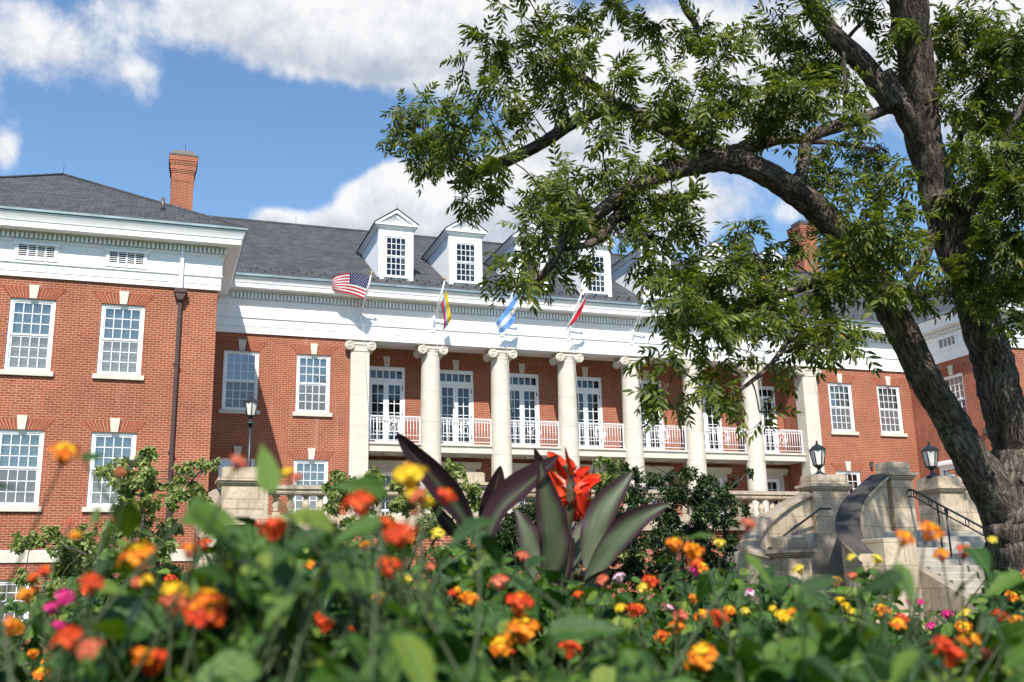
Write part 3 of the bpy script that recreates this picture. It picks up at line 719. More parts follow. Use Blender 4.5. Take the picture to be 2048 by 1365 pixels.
# ------------------------------------------------------------------ terrace, balustrade, stairs
TZ = -.1; TY = -13.9; TX0, TX1 = -5.62, 25.9
mb = MB(); mb.box(TX0, TX1, TY, YD-.01, TZ-.15, TZ, 'concrete_floor')
tag(build(mb, 'terrace_pavement'), 'pale paved terrace in front of the columned porch', 'terrace', kind='structure')
tw = empty('retaining_wall', (2, TY, GZ), 'red brick retaining wall carrying the stone balustrade', 'retaining wall')
mb = MB(); mb.box(TX0, TX1, TY+.05, TY+.4, GZ, TZ-.151, 'brick'); mb.box(TX0, TX0+.35, TY+.4, -.3, GZ, TZ-.151, 'brick'); build(mb, 'brickwork', tw)
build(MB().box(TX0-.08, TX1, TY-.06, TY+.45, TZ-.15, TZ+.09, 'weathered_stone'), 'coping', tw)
def pier(parent, x, y, w_, d_, z0, zt, name='pier'):
    p_ = MB(); s = 'weathered_stone'; hw, hd = w_/2, d_/2
    p_.cbox(x-hw, x+hw, y-hd, y+hd, z0, zt-.42, s, .015)
    p_.cbox(x-hw-.05, x+hw+.05, y-hd-.05, y+hd+.05, z0, z0+.22, s, .03)
    p_.cbox(x-hw+.10, x+hw-.10, y-hd-.012, y-hd+.1, z0+.36, zt-.56, s, .008)
    for e, a, b in ((.03, .42, .38), (.07, .38, .33), (.11, .33, .26)): p_.cbox(x-hw-e, x+hw+e, y-hd-e, y+hd+e, zt-a, zt-b, s, .012)
    p_.cbox(x-hw-.0, x+hw+.0, y-hd-.0, y+hd+.0, zt-.26, zt, s, .035)
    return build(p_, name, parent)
bs = empty('stone_balustrade', (2, TY, TZ), 'weathered stone balustrade along the edge of the terrace', 'balustrade')
by = TY+.2
pL = PY(489, 963, by); pM_ = PY(937, 968, by); xLamp = PY(1646, 960, by).x
pier(bs, pL.x, by, 1.05, .7, TZ-.02, 1.20); pier(bs, pM_.x, by, .70, .6, TZ-.02, 1.18)
def baluster_mb():
    b = MB(); z = TZ+.22; h = .50
    b.cbox(-.085, .085, -.085, .085, z, z+.07, 'weathered_stone', .005); b.cbox(-.085, .085, -.085, .085, z+h-.06, z+h+.01, 'weathered_stone', .005)
    b.lathe([(.05, .07), (.075, .085), (.06, .11), (.085, .17), (.095, .23), (.075, .31), (.048, .38), (.045, .40), (.07, .415), (.055, .43), (.07, .445)], (0, 0, z), 'weathered_stone', 14)
    return b.mesh('baluster')
bm_ = baluster_mb()
segs = [(pL.x+.56, pM_.x-.38), (pM_.x+.38, xLamp-.55)]
for a, b in segs:
    r_ = MB(); r_.sweep([(a-.02, by), (b+.02, by)], [(-.15, .60), (.15, .60), (.17, .64), (.17, .68), (.21, .72), (.21, .76), (.13, .82), (-.13, .82), (-.21, .76), (-.21, .72), (-.17, .68), (-.17, .64)], 'weathered_stone'); build(r_, 'top_rail', bs)
    build(MB().box(a, b, by-.16, by+.16, TZ+.0905, TZ+.22, 'weathered_stone'), 'bottom_rail', bs)
    n_ = int((b-a)/.335)
    for i in range(n_): link('baluster', bm_, bs, loc=(a+(b-a)*(i+.5)/n_, by, 0))
def smooth_path(pts, n_=8):
    pts = [Vector(p) for p in pts]; out = []
    for i in range(len(pts)-1):
        p0, p1, p2, p3 = pts[max(i-1, 0)], pts[i], pts[i+1], pts[min(i+2, len(pts)-1)]
        for k in range(n_):
            t = k/n_; out.append(.5*((2*p1)+(p2-p0)*t+(2*p0-5*p1+4*p2-p3)*t*t+(3*p1-p0-3*p2+p3)*t**3))
    return out+[pts[-1]]
def curved_wall(name, parent, path, th, zb, cop='weathered_stone'):
    m_ = MB(); N = len(path); V = []; CP = []
    for i, p in enumerate(path):
        t = path[min(i+1, N-1)]-path[max(i-1, 0)]; t.z = 0; t.normalize(); nn = Vector((t.y, -t.x, 0))
        for (o, dz) in ((-th/2, None), (-th/2, -.16), (th/2, -.16), (th/2, None)):
            q = p+nn*o; V.append((q.x, q.y, p.z+dz if dz is not None else zb))
        for (o, dz) in ((-th/2-.02, -.165), (-th/2-.09, -.11), (-th/2-.09, -.05), (-th/2-.02, .0), (th/2+.02, .0), (th/2+.09, -.05), (th/2+.09, -.11), (th/2+.02, -.165)):
            q = p+nn*o; CP.append((q.x, q.y, p.z+dz))
    f = []; g = []
    for i in range(N-1):
        for j in range(4): f.append((i*4+j, i*4+(j+1) % 4, (i+1)*4+(j+1) % 4, (i+1)*4+j))
        for j in range(8): g.append((i*8+j, i*8+(j+1) % 8, (i+1)*8+(j+1) % 8, (i+1)*8+j))
    f += [(0, 1, 2, 3), tuple((N-1)*4+k for k in (3, 2, 1, 0))]; g += [tuple(range(8)), tuple((N-1)*8+k for k in range(7, -1, -1))]
    o = build(MB().add(V, f, 'weathered_stone', False), name, parent)
    build(MB().add(CP, g, cop, False), 'coping', o)
    return o
st_ = empty('stone_staircase', (9.5, -18, GZ), 'curved weathered stone staircase climbing to the terrace beside the pecan trunk', 'staircase')
qL = P(1650, 985, 27.2); qM = P(1788, 960, 24.6); qR = P(1882, 985, 26.4)
pier(st_, qL.x, qL.y, 1.12, .55, -1.6, 1.10); pier(st_, qM.x, qM.y, .62, .55, -1.2, 1.08); pier(st_, qR.x+.15, qR.y+.2, .75, .85, -.7, .92)
build(MB().box(qR.x+.5, qR.x+4, qR.y-.1, qR.y+.5, -.8, .72, 'weathered_stone'), 'side_wall', st_)
c1 = smooth_path([P(1612, 983, 27.0), P(1565, 1008, 26.3), P(1522, 1042, 25.4), P(1500, 1074, 24.6), P(1506, 1094, 23.9), P(1552, 1108, 23.3)])
c2 = smooth_path([P(1757, 949, 24.4), P(1735, 968, 23.9), P(1706, 1000, 23.1), P(1695, 1040, 22.2), P(1704, 1072, 21.6), P(1738, 1108, 21.0)])
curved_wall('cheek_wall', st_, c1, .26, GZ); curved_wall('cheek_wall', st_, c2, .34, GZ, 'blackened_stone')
q = P(1580, 1086, 23.1); pier(st_, q.x, q.y, .62, .62, GZ, q.z+.1)
q = P(1772, 1078, 21.4); m_ = MB(); m_.cbox(q.x-.45, q.x+.35, q.y-.5, q.y+.7, GZ, q.z, 'weathered_stone', .03); build(m_, 'plinth', st_)
# handrail on the long curved wall
hr = MB(); pts = []
for i, p in enumerate(c1):
    t = c1[min(i+1, len(c1)-1)]-c1[max(i-1, 0)]; t.z = 0; t.normalize(); nn = Vector((-t.y, t.x, 0)); pts.append(p+nn*.28+Vector((0, 0, -.62)))
pts = [P(1662, 1018, 26.6), P(1640, 1018, 26.5)]+pts[6:34]
hr.tube(pts, .028, 'dark_iron', 8); 
for k in (2, 12, 22): hr.tube([pts[k], pts[k]+Vector((-.12, .12, -.07))], .02, 'dark_iron', 6)
build(hr, 'handrail', st_)
# flights: each step a slab
for i in range(15):
    y1 = -18.2-.30*i; z = -.55-.14*i
    s_ = MB(); s_.cbox(8.25+.02*i, 12.6, y1-.33, y1+.35-.006*i, GZ+.01*i, z, 'step_stone', .02); build(s_, 'step', st_)
for i in range(9):
    y1 = -16.6-.34*i; z = -.9-.15*i
    x0 = min((p.x for p in c1 if abs(p.y-y1) < .6), default=c1[0].x); x1 = min((p.x for p in c2 if abs(p.y-y1) < .7), default=c2[0].x)
    s_ = MB(); s_.cbox(x0+.1, max(x1, x0+.8), y1-.36, y1+.4, GZ, z, 'step_stone', .02); build(s_, 'step', st_)
build(MB().prism([(-17.8, GZ), (-17.8, -.42), (-18.3, -.46), (-22.5, -2.42), (-22.5, GZ)], 8.0, 8.245, 'weathered_stone', 'x'), 'stringer', st_)
build(MB().box(7.2, 14, -18.0, TY-.07, GZ, -.56, 'step_stone'), 'landing', st_)
# black iron railing beside the straight flight
ir = empty('iron_railing', P(1876, 1095, 23), 'black iron stair railing with ring ornaments leading down behind the pecan trunk', 'railing')
T_ = smooth_path([P(1816, 981, 24.2), P(1829, 982, 24.0), P(1874, 1007, 23.1), P(1953, 1049, 21.6), P(2010, 1082, 20.7)], 4)
m_ = MB(); m_.tube(T_, .024, 'dark_iron', 8); lo = [p+Vector((0, 0, -.16)) for p in T_]; m_.tube(lo, .016, 'dark_iron', 6); build(m_, 'top_rail', ir)
for k in (1, 4, 7, 9, 11, 13, 15):
    if k >= len(T_)-1: continue
    c = (T_[k]+lo[k])/2; t = (T_[k+1]-T_[k]).normalized(); u_ = Vector((0, 0, 1)); build(MB().tube([c+(t*math.cos(a)+u_*math.sin(a))*.07 for a in [2*math.pi*j/14 for j in range(15)]], .011, 'dark_iron', 5, False), 'ring', ir)
for k in (8, 9, 15):
    if k < len(T_): build(MB().tube([T_[k], T_[k]+Vector((0, 0, -1.05))], .022, 'dark_iron', 6), 'post', ir)
# curled iron newel at the foot of the second curved wall
# scroll of the matching stair at the far left
ls = curved_wall('stair_cheek_wall', None, smooth_path([P(442, 978, 24.0), P(424, 992, 23.6), P(414, 1020, 23.0), P(418, 1060, 22.2)]), .34, GZ)
tag(ls, 'short curved stone stair wall at the left end of the balustrade', 'stair wall')

# ------------------------------------------------------------------ lamps
def lantern(parent, c, s=1.0):
    hx = lambda r, z, o=math.pi/6: [(c.x+r*s*math.cos(o+i*math.pi/3), c.y+r*s*math.sin(o+i*math.pi/3), c.z+z*s) for i in range(6)]
    b = MB(); d = 'dark_iron'
    b.lathe([(r*s, z*s) for r, z in [(.16, 0), (.16, .03), (.12, .05), (.06, .09), (.045, .14), (.05, .18), (.09, .21), (.12, .24), (.13, .26)]], c, d, 16)
    b.lathe([(r*s, z*s) for r, z in [(.225, .665), (.23, .68), (.21, .70), (.15, .765), (.07, .80), (.05, .81), (.05, .835), (.02, .85), (.035, .875), (.02, .905), (.004, .93)]], c, d, 6, smooth=False)
    lo_, hi = hx(.13, .26), hx(.205, .67)
    for i in range(6):
        b.tube([lo_[i], hi[i]], .016*s, d, 5); b.tube([lo_[i], lo_[(i+1) % 6]], .016*s, d, 5); b.tube([hi[i], hi[(i+1) % 6]], .016*s, d, 5)
        h = hx(.235, .69)[i]; b.tube([h, (h[0], h[1], h[2]+.05*s)], [.012*s, .003*s], d, 5)
    o = build(b, 'lantern', parent)
    g = MB(); a, e = hx(.122, .265), hx(.195, .665); g.add(a+e, [(i, (i+1) % 6, 6+(i+1) % 6, 6+i) for i in range(6)], 'lamp_glass'); build(g, 'lamp_glass', o)
lc = Vector((qL.x-.12, qL.y, 1.10)); e = empty('lamp', lc, 'black lantern lamp on the stone pier left of the stair opening', 'lamp', 'black lantern lamps'); lantern(e, lc, 1.0)
lc = Vector((qR.x-.12, qR.y+.1, .92)); e = empty('lamp', lc, 'black lantern lamp on the stone pier nearest the forked pecan trunk', 'lamp', 'black lantern lamps'); lantern(e, lc, 1.0)
lc = P(497.5, 936, 29); e = empty('lamp_post', (lc.x, lc.y, TZ), 'black lantern on a tall slim post before the shaded corner window', 'lamp post', 'black lantern lamps')
top = P(499.5, 838, 29); b = MB(); b.lathe([(.14, 0), (.14, .1), (.09, .16), (.075, .6), (.06, .7), (.055, 1.5), (.05, top.z-TZ+.08)], (lc.x, lc.y, TZ), 'dark_iron', 14); build(b, 'post', e); lantern(e, Vector((lc.x, lc.y, top.z-.1)), .93)

# ------------------------------------------------------------------ flags on poles over the columns
def flag_mat(name, c):
    m, t, b, o = mat(name); ge = t.node('ShaderNodeNewGeometry').outputs['Position']
    b.inputs['Base Color'].default_value = col(c); b.inputs['Roughness'].default_value = .75; b.inputs['Specular IOR Level'].default_value = .15
    tr = t.node('ShaderNodeBsdfTranslucent'); tr.inputs[0].default_value = col(c); mx = t.node('ShaderNodeMixShader'); mx.inputs[0].default_value = .3
    t.put(mx.inputs[1], b.outputs[0]); t.put(mx.inputs[2], tr.outputs[0]); t.put(o.inputs[0], mx.outputs[0])
for nm, c in dict(cloth_red=(.55, .02, .035), cloth_white=(.78, .78, .78), cloth_navy=(.035, .04, .13), cloth_yellow=(.80, .52, .03), cloth_blue=(.16, .36, .75), cloth_pale=(.62, .74, .85), cloth_black=(.03, .03, .03), cloth_grey=(.62, .64, .66)).items(): flag_mat(nm, c)
def interp(pts, t):
    x = t*(len(pts)-1); i = min(int(x), len(pts)-2); f = x-i
    p0, p1, p2, p3 = [Vector(pts[max(0, min(len(pts)-1, k))]) for k in (i-1, i, i+1, i+2)]
    return .5*((2*p1)+(p2-p0)*f+(2*p0-5*p1+4*p2-p3)*f*f+(3*p1-p0-3*p2+p3)*f**3)
def flag_mesh(edge0, edge1, d0, colour, ns=22, nt=26, wave=.05, nw=2.2, lean=0):   # edge0/edge1: pixel curves of the two long edges, s along them, t across
    V = []; f = MB()
    for i in range(ns+1):
        s = i/ns; a, b = interp(edge0, s), interp(edge1, s)
        for j in range(nt+1):
            t = j/nt; p = a+(b-a)*t
            V.append(P(p.x, p.y, d0+lean*s+wave*math.sin(s*nw*6.28+t*1.5)*(.25+s)))
    by = {}
    for i in range(ns):
        for j in range(nt):
            k = i*(nt+1)+j; by.setdefault(colour((i+.5)/ns, (j+.5)/nt), []).append((k, k+1, k+nt+2, k+nt+1))
    m0 = f.add(V, [], 'cloth_white')
    for c, fs in by.items():
        ix = f.idx(c)
        for q in fs: f.f.append(q); f.mi.append(ix); f.sm.append(True)
    return f, V
def us(s, t): return 'cloth_navy' if s < .40 and t < 7/13 else ('cloth_red' if int(t*13) % 2 == 0 else 'cloth_white')
def stars(f, V, ns=22, nt=26):
    def at(s, t):
        x, y = s*ns, t*nt; i, j = min(int(x), ns-1), min(int(y), nt-1); fx, fy = x-i, y-j; g = lambda a, b: V[a*(nt+1)+b]
        return g(i, j)*(1-fx)*(1-fy)+g(i+1, j)*fx*(1-fy)+g(i, j+1)*(1-fx)*fy+g(i+1, j+1)*fx*fy
    for r in range(9):
        for k in range(6 if r % 2 == 0 else 5):
            s0, t0 = .40*((k+.5+(.5 if r % 2 else 0))/6.0), (7/13)*(r+.75)/9.5
            pts = []
            for q in range(10):
                rr = 1 if q % 2 == 0 else .42; a = math.pi*q/5; pts.append(at(s0+.016*rr*math.sin(a), t0-.026*rr*math.cos(a))-FW*.006)
            f.add(pts, [tuple(range(10))], 'cloth_white')
def tri(s, t): return 'cloth_yellow' if t < .5 else 'cloth_blue' if t < .75 else 'cloth_red'
def elsal(s, t): return 'cloth_blue' if t < .33 or t > .67 else 'cloth_white'
def redw(s, t): return 'cloth_pale' if s > .80 else ('cloth_grey' if t < .22 else 'cloth_red')
z3 = lambda x, y: (640+x/2.73, 380+y/2.73, 0)
flags = [
    ('red, white and blue striped flag with stars streaming from its pole', [(738, 555, 0), (716, 547.5, 0), (690, 547, 0), (668, 555, 0), (655.5, 570, 0)], [(728, 598.5, 0), (712, 592, 0), (692, 586, 0), (673, 581, 0), (656, 578, 0)], us, .06),
    ('yellow, blue and red flag hanging furled from its pole', [z3(692, 546), z3(700, 600), z3(709, 660), z3(718, 706)], [z3(664, 612), z3(672, 668), z3(676, 730), z3(670, 774)], tri, .05),
    ('light blue and white striped flag with a round emblem', [z3(1080, 560), z3(1040, 618), z3(990, 685), z3(961, 728)], [z3(1066, 705), z3(1050, 735), z3(1015, 765), z3(978, 787)], elsal, .06),
    ('red flag with pale grey edge hanging narrow from its pole', [z3(1449, 580), z3(1420, 630), z3(1375, 700), z3(1322, 805)], [z3(1452, 600), z3(1432, 655), z3(1404, 705), z3(1342, 770)], redw, .04),
    ('plain white flag hanging furled, half hidden by pecan leaves', [z3(1815, 610), z3(1808, 660), z3(1800, 720), z3(1790, 750)], [z3(1825, 650), z3(1822, 690), z3(1815, 735), z3(1806, 765)], lambda s, t: 'cloth_grey', .04),
    ('red flag drooping behind the hanging pecan leaves, above the sixth column', [(1416, 622, 0), (1417, 640, 0), (1413, 660, 0), (1404, 678, 0)], [(1420, 636, 0), (1421, 655, 0), (1418, 672, 0), (1409, 682, 0)], lambda s, t: 'cloth_red', .04),
    ('pale flag drooping among the pecan leaves above the seventh column', [(1533, 625, 0), (1534, 642, 0), (1531, 662, 0), (1524, 680, 0)], [(1539, 636, 0), (1540, 655, 0), (1536, 672, 0), (1530, 684, 0)], lambda s, t: 'cloth_pale' if t < .5 else 'cloth_white', .04),
    ('red, black and yellow flag drooping above the end pilaster by the trunk', [(1636, 640, 0), (1632, 652, 0), (1626, 664, 0), (1621, 676, 0)], [(1646, 646, 0), (1644, 660, 0), (1640, 672, 0), (1632, 682, 0)], lambda s, t: 'cloth_red' if t < .4 else 'cloth_black' if t < .75 else 'cloth_yellow', .04)]
for i, (lab, e0, e1, cf, wv) in enumerate(flags):
    bx = i*B+.03; b0 = Vector((bx, -.19, 8.80)); b1 = Vector((bx+.16, -1.38, 10.16))
    fl = empty('flag', b0, lab, 'flag', 'flags on poles over the columns')
    m_ = MB(); m_.tube([b0+Vector((0, .07, -.02)), b1], [.036, .024], 'white_iron', 10); pole = build(m_, 'pole', fl)
    build(MB().lathe([(.01, -.03), (.045, .0), (.055, .035), (.045, .07), (.01, .10)], b1, 'gold', 12), 'finial', pole)
    m_ = MB(); m_.prism([(-.105, 8.44), (-.105, 9.02), (-.24, 8.98), (-.34, 8.92), (-.34, 8.84)], bx-.03, bx+.03, 'white_iron', 'x'); m_.box(bx-.085, bx+.085, -.125, -.10, 8.36, 9.06, 'white_iron'); build(m_, 'bracket', fl)
    m_ = MB(); m_.tube([b1+Vector((0, -.03, -.03)), b0+Vector((.05, -.16, -.1)), Vector((bx+.10, -.42, 7.6)), Vector((bx+.30, -.36, 5.2))], .0075, 'rope', 5); build(m_, 'halyard', fl)
    c_ = P(*interp(e0, 0).xy, 1)-CAM; dep = (b1-CAM).dot(FW)-.05
    f_, V_ = flag_mesh(e0, e1, dep, cf, wave=wv, lean=0.15)
    if i == 0: stars(f_, V_)
    if i == 2:
        n0 = 27; cx = V_[9*n0+15]
        cx = V_[5*n0+14]-FW*.02
        f_.tube([cx+(RT*math.cos(a)*.10+UP*math.sin(a)*.13) for a in [2*math.pi*k/16 for k in range(17)]], .012, 'cloth_navy', 4, False)
        f_.add([cx+RT*.055*math.cos(a)+UP*.07*math.sin(a)-FW*.004 for a in (math.pi/2, math.pi/2+2.09, math.pi/2+4.19)], [(0, 1, 2)], 'cloth_yellow')
    build(f_, 'flag_cloth', fl)
# ------------------------------------------------------------------ foliage helpers
def leaf_mat(name, stops, trans=.42, rough=.5, spec=.35):
    m, t, b, o = mat(name)
    ge = t.node('ShaderNodeNewGeometry'); r = ge.outputs['Random Per Island']
    c = t.ramp(r, stops); c = t.mix(1, c, t.ramp(t.noise(ge.outputs['Position'], 3.0, 3), [(.3, .75), (.7, 1.2)]), 'MULTIPLY')
    t.put(b.inputs['Base Color'], c); b.inputs['Roughness'].default_value = rough; b.inputs['Specular IOR Level'].default_value = spec
    tr = t.node('ShaderNodeBsdfTranslucent'); t.put(tr.inputs[0], t.mix(1, c, (1.35, 1.45, .55), 'MULTIPLY'))
    mx = t.node('ShaderNodeMixShader'); mx.inputs[0].default_value = trans
    t.put(mx.inputs[1], b.outputs[0]); t.put(mx.inputs[2], tr.outputs[0]); t.put(o.inputs[0], mx.outputs[0])
leaf_mat('pecan_leaf', [(0, (.042, .066, .010)), (.45, (.090, .122, .018)), (.85, (.160, .182, .028)), (.993, (.22, .23, .04)), (1, (.42, .30, .03))])
leaf_mat('dogwood_leaf', [(0, (.13, .18, .045)), (.6, (.20, .25, .07)), (1, (.30, .33, .12))], .3)
leaf_mat('holly_leaf', [(0, (.014, .032, .010)), (.6, (.032, .060, .017)), (1, (.075, .105, .03))], .12, .4)
def bark_mat(name, c1, c2, c3):
    m, t, b, o = mat(name)
    at = t.node('ShaderNodeAttribute', attribute_name='bark').outputs['Vector']; p = t.node('ShaderNodeNewGeometry').outputs['Position']
    x, y, z = t.xyz(at)
    wob = t.m('MULTIPLY', t.m('SUBTRACT', t.noise(p, 9, 4), .5), .05)
    q = t.comb(t.m('ADD', x, wob), t.m('ADD', y, wob), t.m('MULTIPLY', z, .22))
    def ridge(sc, det): return t.m('SUBTRACT', 1, t.m('ABSOLUTE', t.m('SUBTRACT', t.m('MULTIPLY', t.noise(q, sc, det, .6), 2), 1)))
    r1 = t.m('POWER', ridge(20, 3), 3); n1 = t.noise(q, 55, 6, .7); n2 = t.noise(p, 2.3, 5, .6); n3 = t.noise(p, 34, 5, .7)
    h = t.m('ADD', t.m('MULTIPLY', t.m('SUBTRACT', 1, r1), .42), t.m('ADD', t.m('MULTIPLY', n1, .35), t.m('MULTIPLY', n3, .52)))
    c = t.ramp(h, [(.42, c1), (.66, c2), (.95, c3)])
    c = t.mix(1, c, t.ramp(t.noise(p, 5, 4), [(.3, .72), (.7, 1.2)]), 'MULTIPLY')
    lich = t.m('MULTIPLY', t.smooth(t.noise(p, 9, 6, .7), .54, .64), t.smooth(n2, .45, .6))
    c = t.mix(t.m('MULTIPLY', lich, .6), c, (.24, .25, .17))
    t.put(b.inputs['Base Color'], c); b.inputs['Roughness'].default_value = .92; b.inputs['Specular IOR Level'].default_value = .15
    bump(t, b, h, .9, .03)
bark_mat('pecan_bark', (.030, .024, .020), (.155, .122, .102), (.30, .245, .21))
plain('twig_bark', (.07, .052, .042), .9, .2, 20)
plain('green_stem', (.13, .20, .06), .6, .15, 20)

class Cloud:                           # many copies of small leaf templates gathered in one mesh
    def __init__(s): s.V = []; s.F = []; s.n = 0
    def put(s, tv, tf, mats):          # mats: (k,3,4) transforms
        k = len(mats); v = np.einsum('kij,vj->kvi', mats[:, :, :3], tv)+mats[:, None, :, 3]
        s.V.append(v.reshape(-1, 3)); s.F.append((tf[None]+(s.n+np.arange(k)[:, None, None]*len(tv))).reshape(-1, 4)); s.n += k*len(tv)
    def mesh(s, name, m, smooth=False):
        V = np.concatenate(s.V); F = np.concatenate(s.F); me = bpy.data.meshes.new(name)
        me.vertices.add(len(V)); me.vertices.foreach_set('co', V.ravel().astype(np.float32))
        me.loops.add(F.size); me.loops.foreach_set('vertex_index', F.ravel().astype(np.int32))
        me.polygons.add(len(F)); me.polygons.foreach_set('loop_start', (np.arange(len(F))*4).astype(np.int32)); me.polygons.foreach_set('loop_total', np.full(len(F), 4, np.int32))
        if smooth: me.polygons.foreach_set('use_smooth', np.ones(len(F), bool))
        me.materials.append(M[m]); me.update(calc_edges=True); me.validate(); return me
def frame_of(d, up, roll=0):           # columns: x = sideways, y = along d, z = face normal
    y = d/np.linalg.norm(d); x = np.cross(y, up); nx = np.linalg.norm(x); x = x/nx if nx > 1e-6 else np.array([1., 0, 0]); z = np.cross(x, y)
    c, s = math.cos(roll), math.sin(roll); return np.stack([x*c+z*s, y, z*c-x*s], 1)
def leaflet(w, droop=.15, fold=.12):   # pointed blade, 1 long, of four quads
    ys = [0, .28, .62, 1]; ws = [.04, .5, .42, .02]; v = []
    for y, q in zip(ys, ws):
        zz = -droop*y*y
        v += [(-q*w, y, zz+fold*q*w*2), (0, y, zz), (q*w, y, zz+fold*q*w*2)]
    f = []
    for i in range(3): f += [(3*i, 3*i+1, 3*i+4, 3*i+3), (3*i+1, 3*i+2, 3*i+5, 3*i+4)]
    return np.array(v), np.array(f)
def compound(seed, n_=5, ll=.125, w=.30):   # pinnate pecan leaf about 0.34 long along +y
    r = np.random.default_rng(seed); tv, tf = leaflet(w, .22); V = []; F = []; k = 0; Lr = .30
    def addl(pos, ang, dz, s):
        nonlocal k
        d = np.array([math.sin(ang), math.cos(ang), dz]); m = frame_of(d, np.array([0, 0, 1.]), r.normal(0, .35))
        V.append((tv*s)@m.T+pos); F.append(tf+k); k += len(tv)
    for i in range(n_):
        y = Lr*(.22+.72*i/(n_-1)); z = -.35*y*y/Lr
        for sd in (-1, 1): addl(np.array([0, y+sd*.008, z]), sd*(1.05-.25*i/n_+r.normal(0, .12)), -.35+r.normal(0, .15), ll*(.75+.35*math.sin(math.pi*(i+1)/(n_+1)))*r.uniform(.85, 1.15))
    addl(np.array([0, Lr, -.35*Lr]), r.normal(0, .1), -.6, ll)
    a = [(-.004, 0, 0), (.004, 0, 0), (.003, Lr*.5, -.35*Lr*.25), (-.003, Lr*.5, -.35*Lr*.25), (.002, Lr, -.35*Lr), (-.002, Lr, -.35*Lr)]
    V.append(np.array(a)); F.append(np.array([(0, 1, 2, 3), (3, 2, 4, 5)])+k)
    return np.concatenate(V), np.concatenate(F)
def limb(mb, pts, m, k=14, n_=6, seed=0, rough=.045):
    r = np.random.default_rng(seed); path = []; rs = []
    P_ = [Vector(p[0]) for p in pts]; R_ = [p[1] for p in pts]
    sp = smooth_path(P_, n_)
    for i, p in enumerate(sp):
        x = i/n_; j = min(int(x), len(R_)-2); rs.append(R_[j]+(R_[j+1]-R_[j])*(x-j)); path.append(p+Vector(r.normal(0, rs[-1]*.03, 3)))
    ph = r.uniform(0, 6.28, 4)
    if hasattr(mb, 'bk'):
        ln = 0
        for i, p in enumerate(path):
            ln += (p-path[i-1]).length if i else seed*1.37
            for j in range(k): a_ = 2*math.pi*j/k; mb.bk.append((rs[i]*math.cos(a_), rs[i]*math.sin(a_), ln))
    mb.tube(path, rs, m, k, jit=lambda i, j: 1+rough*math.sin(3*6.283*j/k+ph[0]+i*.25)+rough*.7*math.sin(5*6.283*j/k+ph[1]-i*.4)+r.normal(0, rough*.35))
    return path
def grow(clusters, limbs, leaf_tpls, cloud, twigs, seed, leafscale=1.0, dens=1.0, droop=-.35, dj=.5, pxarea=900., sub=7, tw=.008):
    r = np.random.default_rng(seed); pts = np.array([tuple(p) for l in limbs for p in l])
    for (u, v, d, ru, rv, k) in clusters:
        d = d+r.normal(0, dj); c = np.array(P(u, v, d)); s = d/F_PX
        A = pts[np.argmin(np.linalg.norm(pts-c, axis=1))]
        ax, ay, az_ = np.array(RT)*ru*s, np.array(UP)*rv*s, np.array(FW)*max(.35, (ru+rv)*.5*s)
        nl = max(3, int(k*dens*math.pi*ru*rv/pxarea)); nt = max(3, nl//sub)
        mid = (A+c)/2+r.normal(0, .06, 3)*np.linalg.norm(c-A)+np.array([0, 0, .12*np.linalg.norm(c-A)])
        hub = c-.35*(c-A)/max(1e-6, np.linalg.norm(c-A))*min(np.linalg.norm(c-A), ru*s)
        if np.linalg.norm(c-A) > .15: twigs.tube(smooth_path([A, mid, hub], 4), [tw*2.2]*4+[tw*1.7]*4+[tw*1.3], 'twig_bark', 5, False)
        for q in range(nt):
            g = r.normal(0, 1, 3); g = g/np.linalg.norm(g)*r.uniform(.45, 1.0)**.6
            tip = c+ax*g[0]+ay*g[1]+az_*g[2]
            kn = (hub+tip)/2+r.normal(0, .05, 3); seg = smooth_path([hub, kn, tip], 4); twigs.tube(seg, [tw*1.2]*3+[tw*.8]*3+[tw*.5]*3, 'twig_bark', 4, False)
            td = tip-kn; td = td/max(1e-6, np.linalg.norm(td)); per = max(2, nl//nt)
            mats = []
            for e in range(per):
                f = r.uniform(.35, 1.0) if e else 1.0
                pos = np.array(seg[min(8, int(f*8))]); dr = td*r.uniform(.3, 1.0)+r.normal(0, .65, 3)+np.array([0, 0, droop])
                m = frame_of(dr, np.array([0, 0, 1.])+r.normal(0, .35, 3), r.normal(0, .3))*leafscale*r.uniform(.72, 1.12)
                mats.append(np.concatenate([m, pos[:, None]], 1))
            tv, tf = leaf_tpls[r.integers(len(leaf_tpls))]; cloud.put(tv, tf, np.array(mats))

# ------------------------------------------------------------------ the pecan tree
pecan = empty('pecan_tree', (P(2015, 1100, 11).x, P(2015, 1100, 11).y, GZ), 'large pecan tree with forked dark trunk and drooping compound leaves', 'tree')
tm = MB(); tm.bk = []; gb = P(2015, 1100, 11)
stemA = [(P(2050, 1110, 11.0), .24), (P(2004, 1015, 10.95), .24), (P(1938, 910, 10.8), .185), (P(1897, 834, 10.75), .165), (P(1849, 753, 10.6), .158), (P(1800, 657, 10.5), .155), (P(1752, 565, 10.3), .150), (P(1700, 490, 10.2), .14), (P(1640, 425, 10.0), .132), (P(1560, 363, 9.8), .12), (P(1500, 333, 9.7), .115), (P(1440, 318, 9.6), .11)]
stemB = [(P(2042, 1010, 11.1), .30), (P(2036, 900, 11.1), .245), (P(2000, 790, 11.0), .215), (P(1975, 689, 10.95), .205), (P(1950, 600, 10.9), .195), (P(1908, 500, 10.8), .185), (P(1871, 366, 10.7), .178), (P(1845, 256, 10.6), .178), (P(1828, 110, 10.4), .172), (P(1817, -10, 10.2), .18), (P(1800, -260, 10.0), .15), (P(1830, -520, 10.2), .09)]
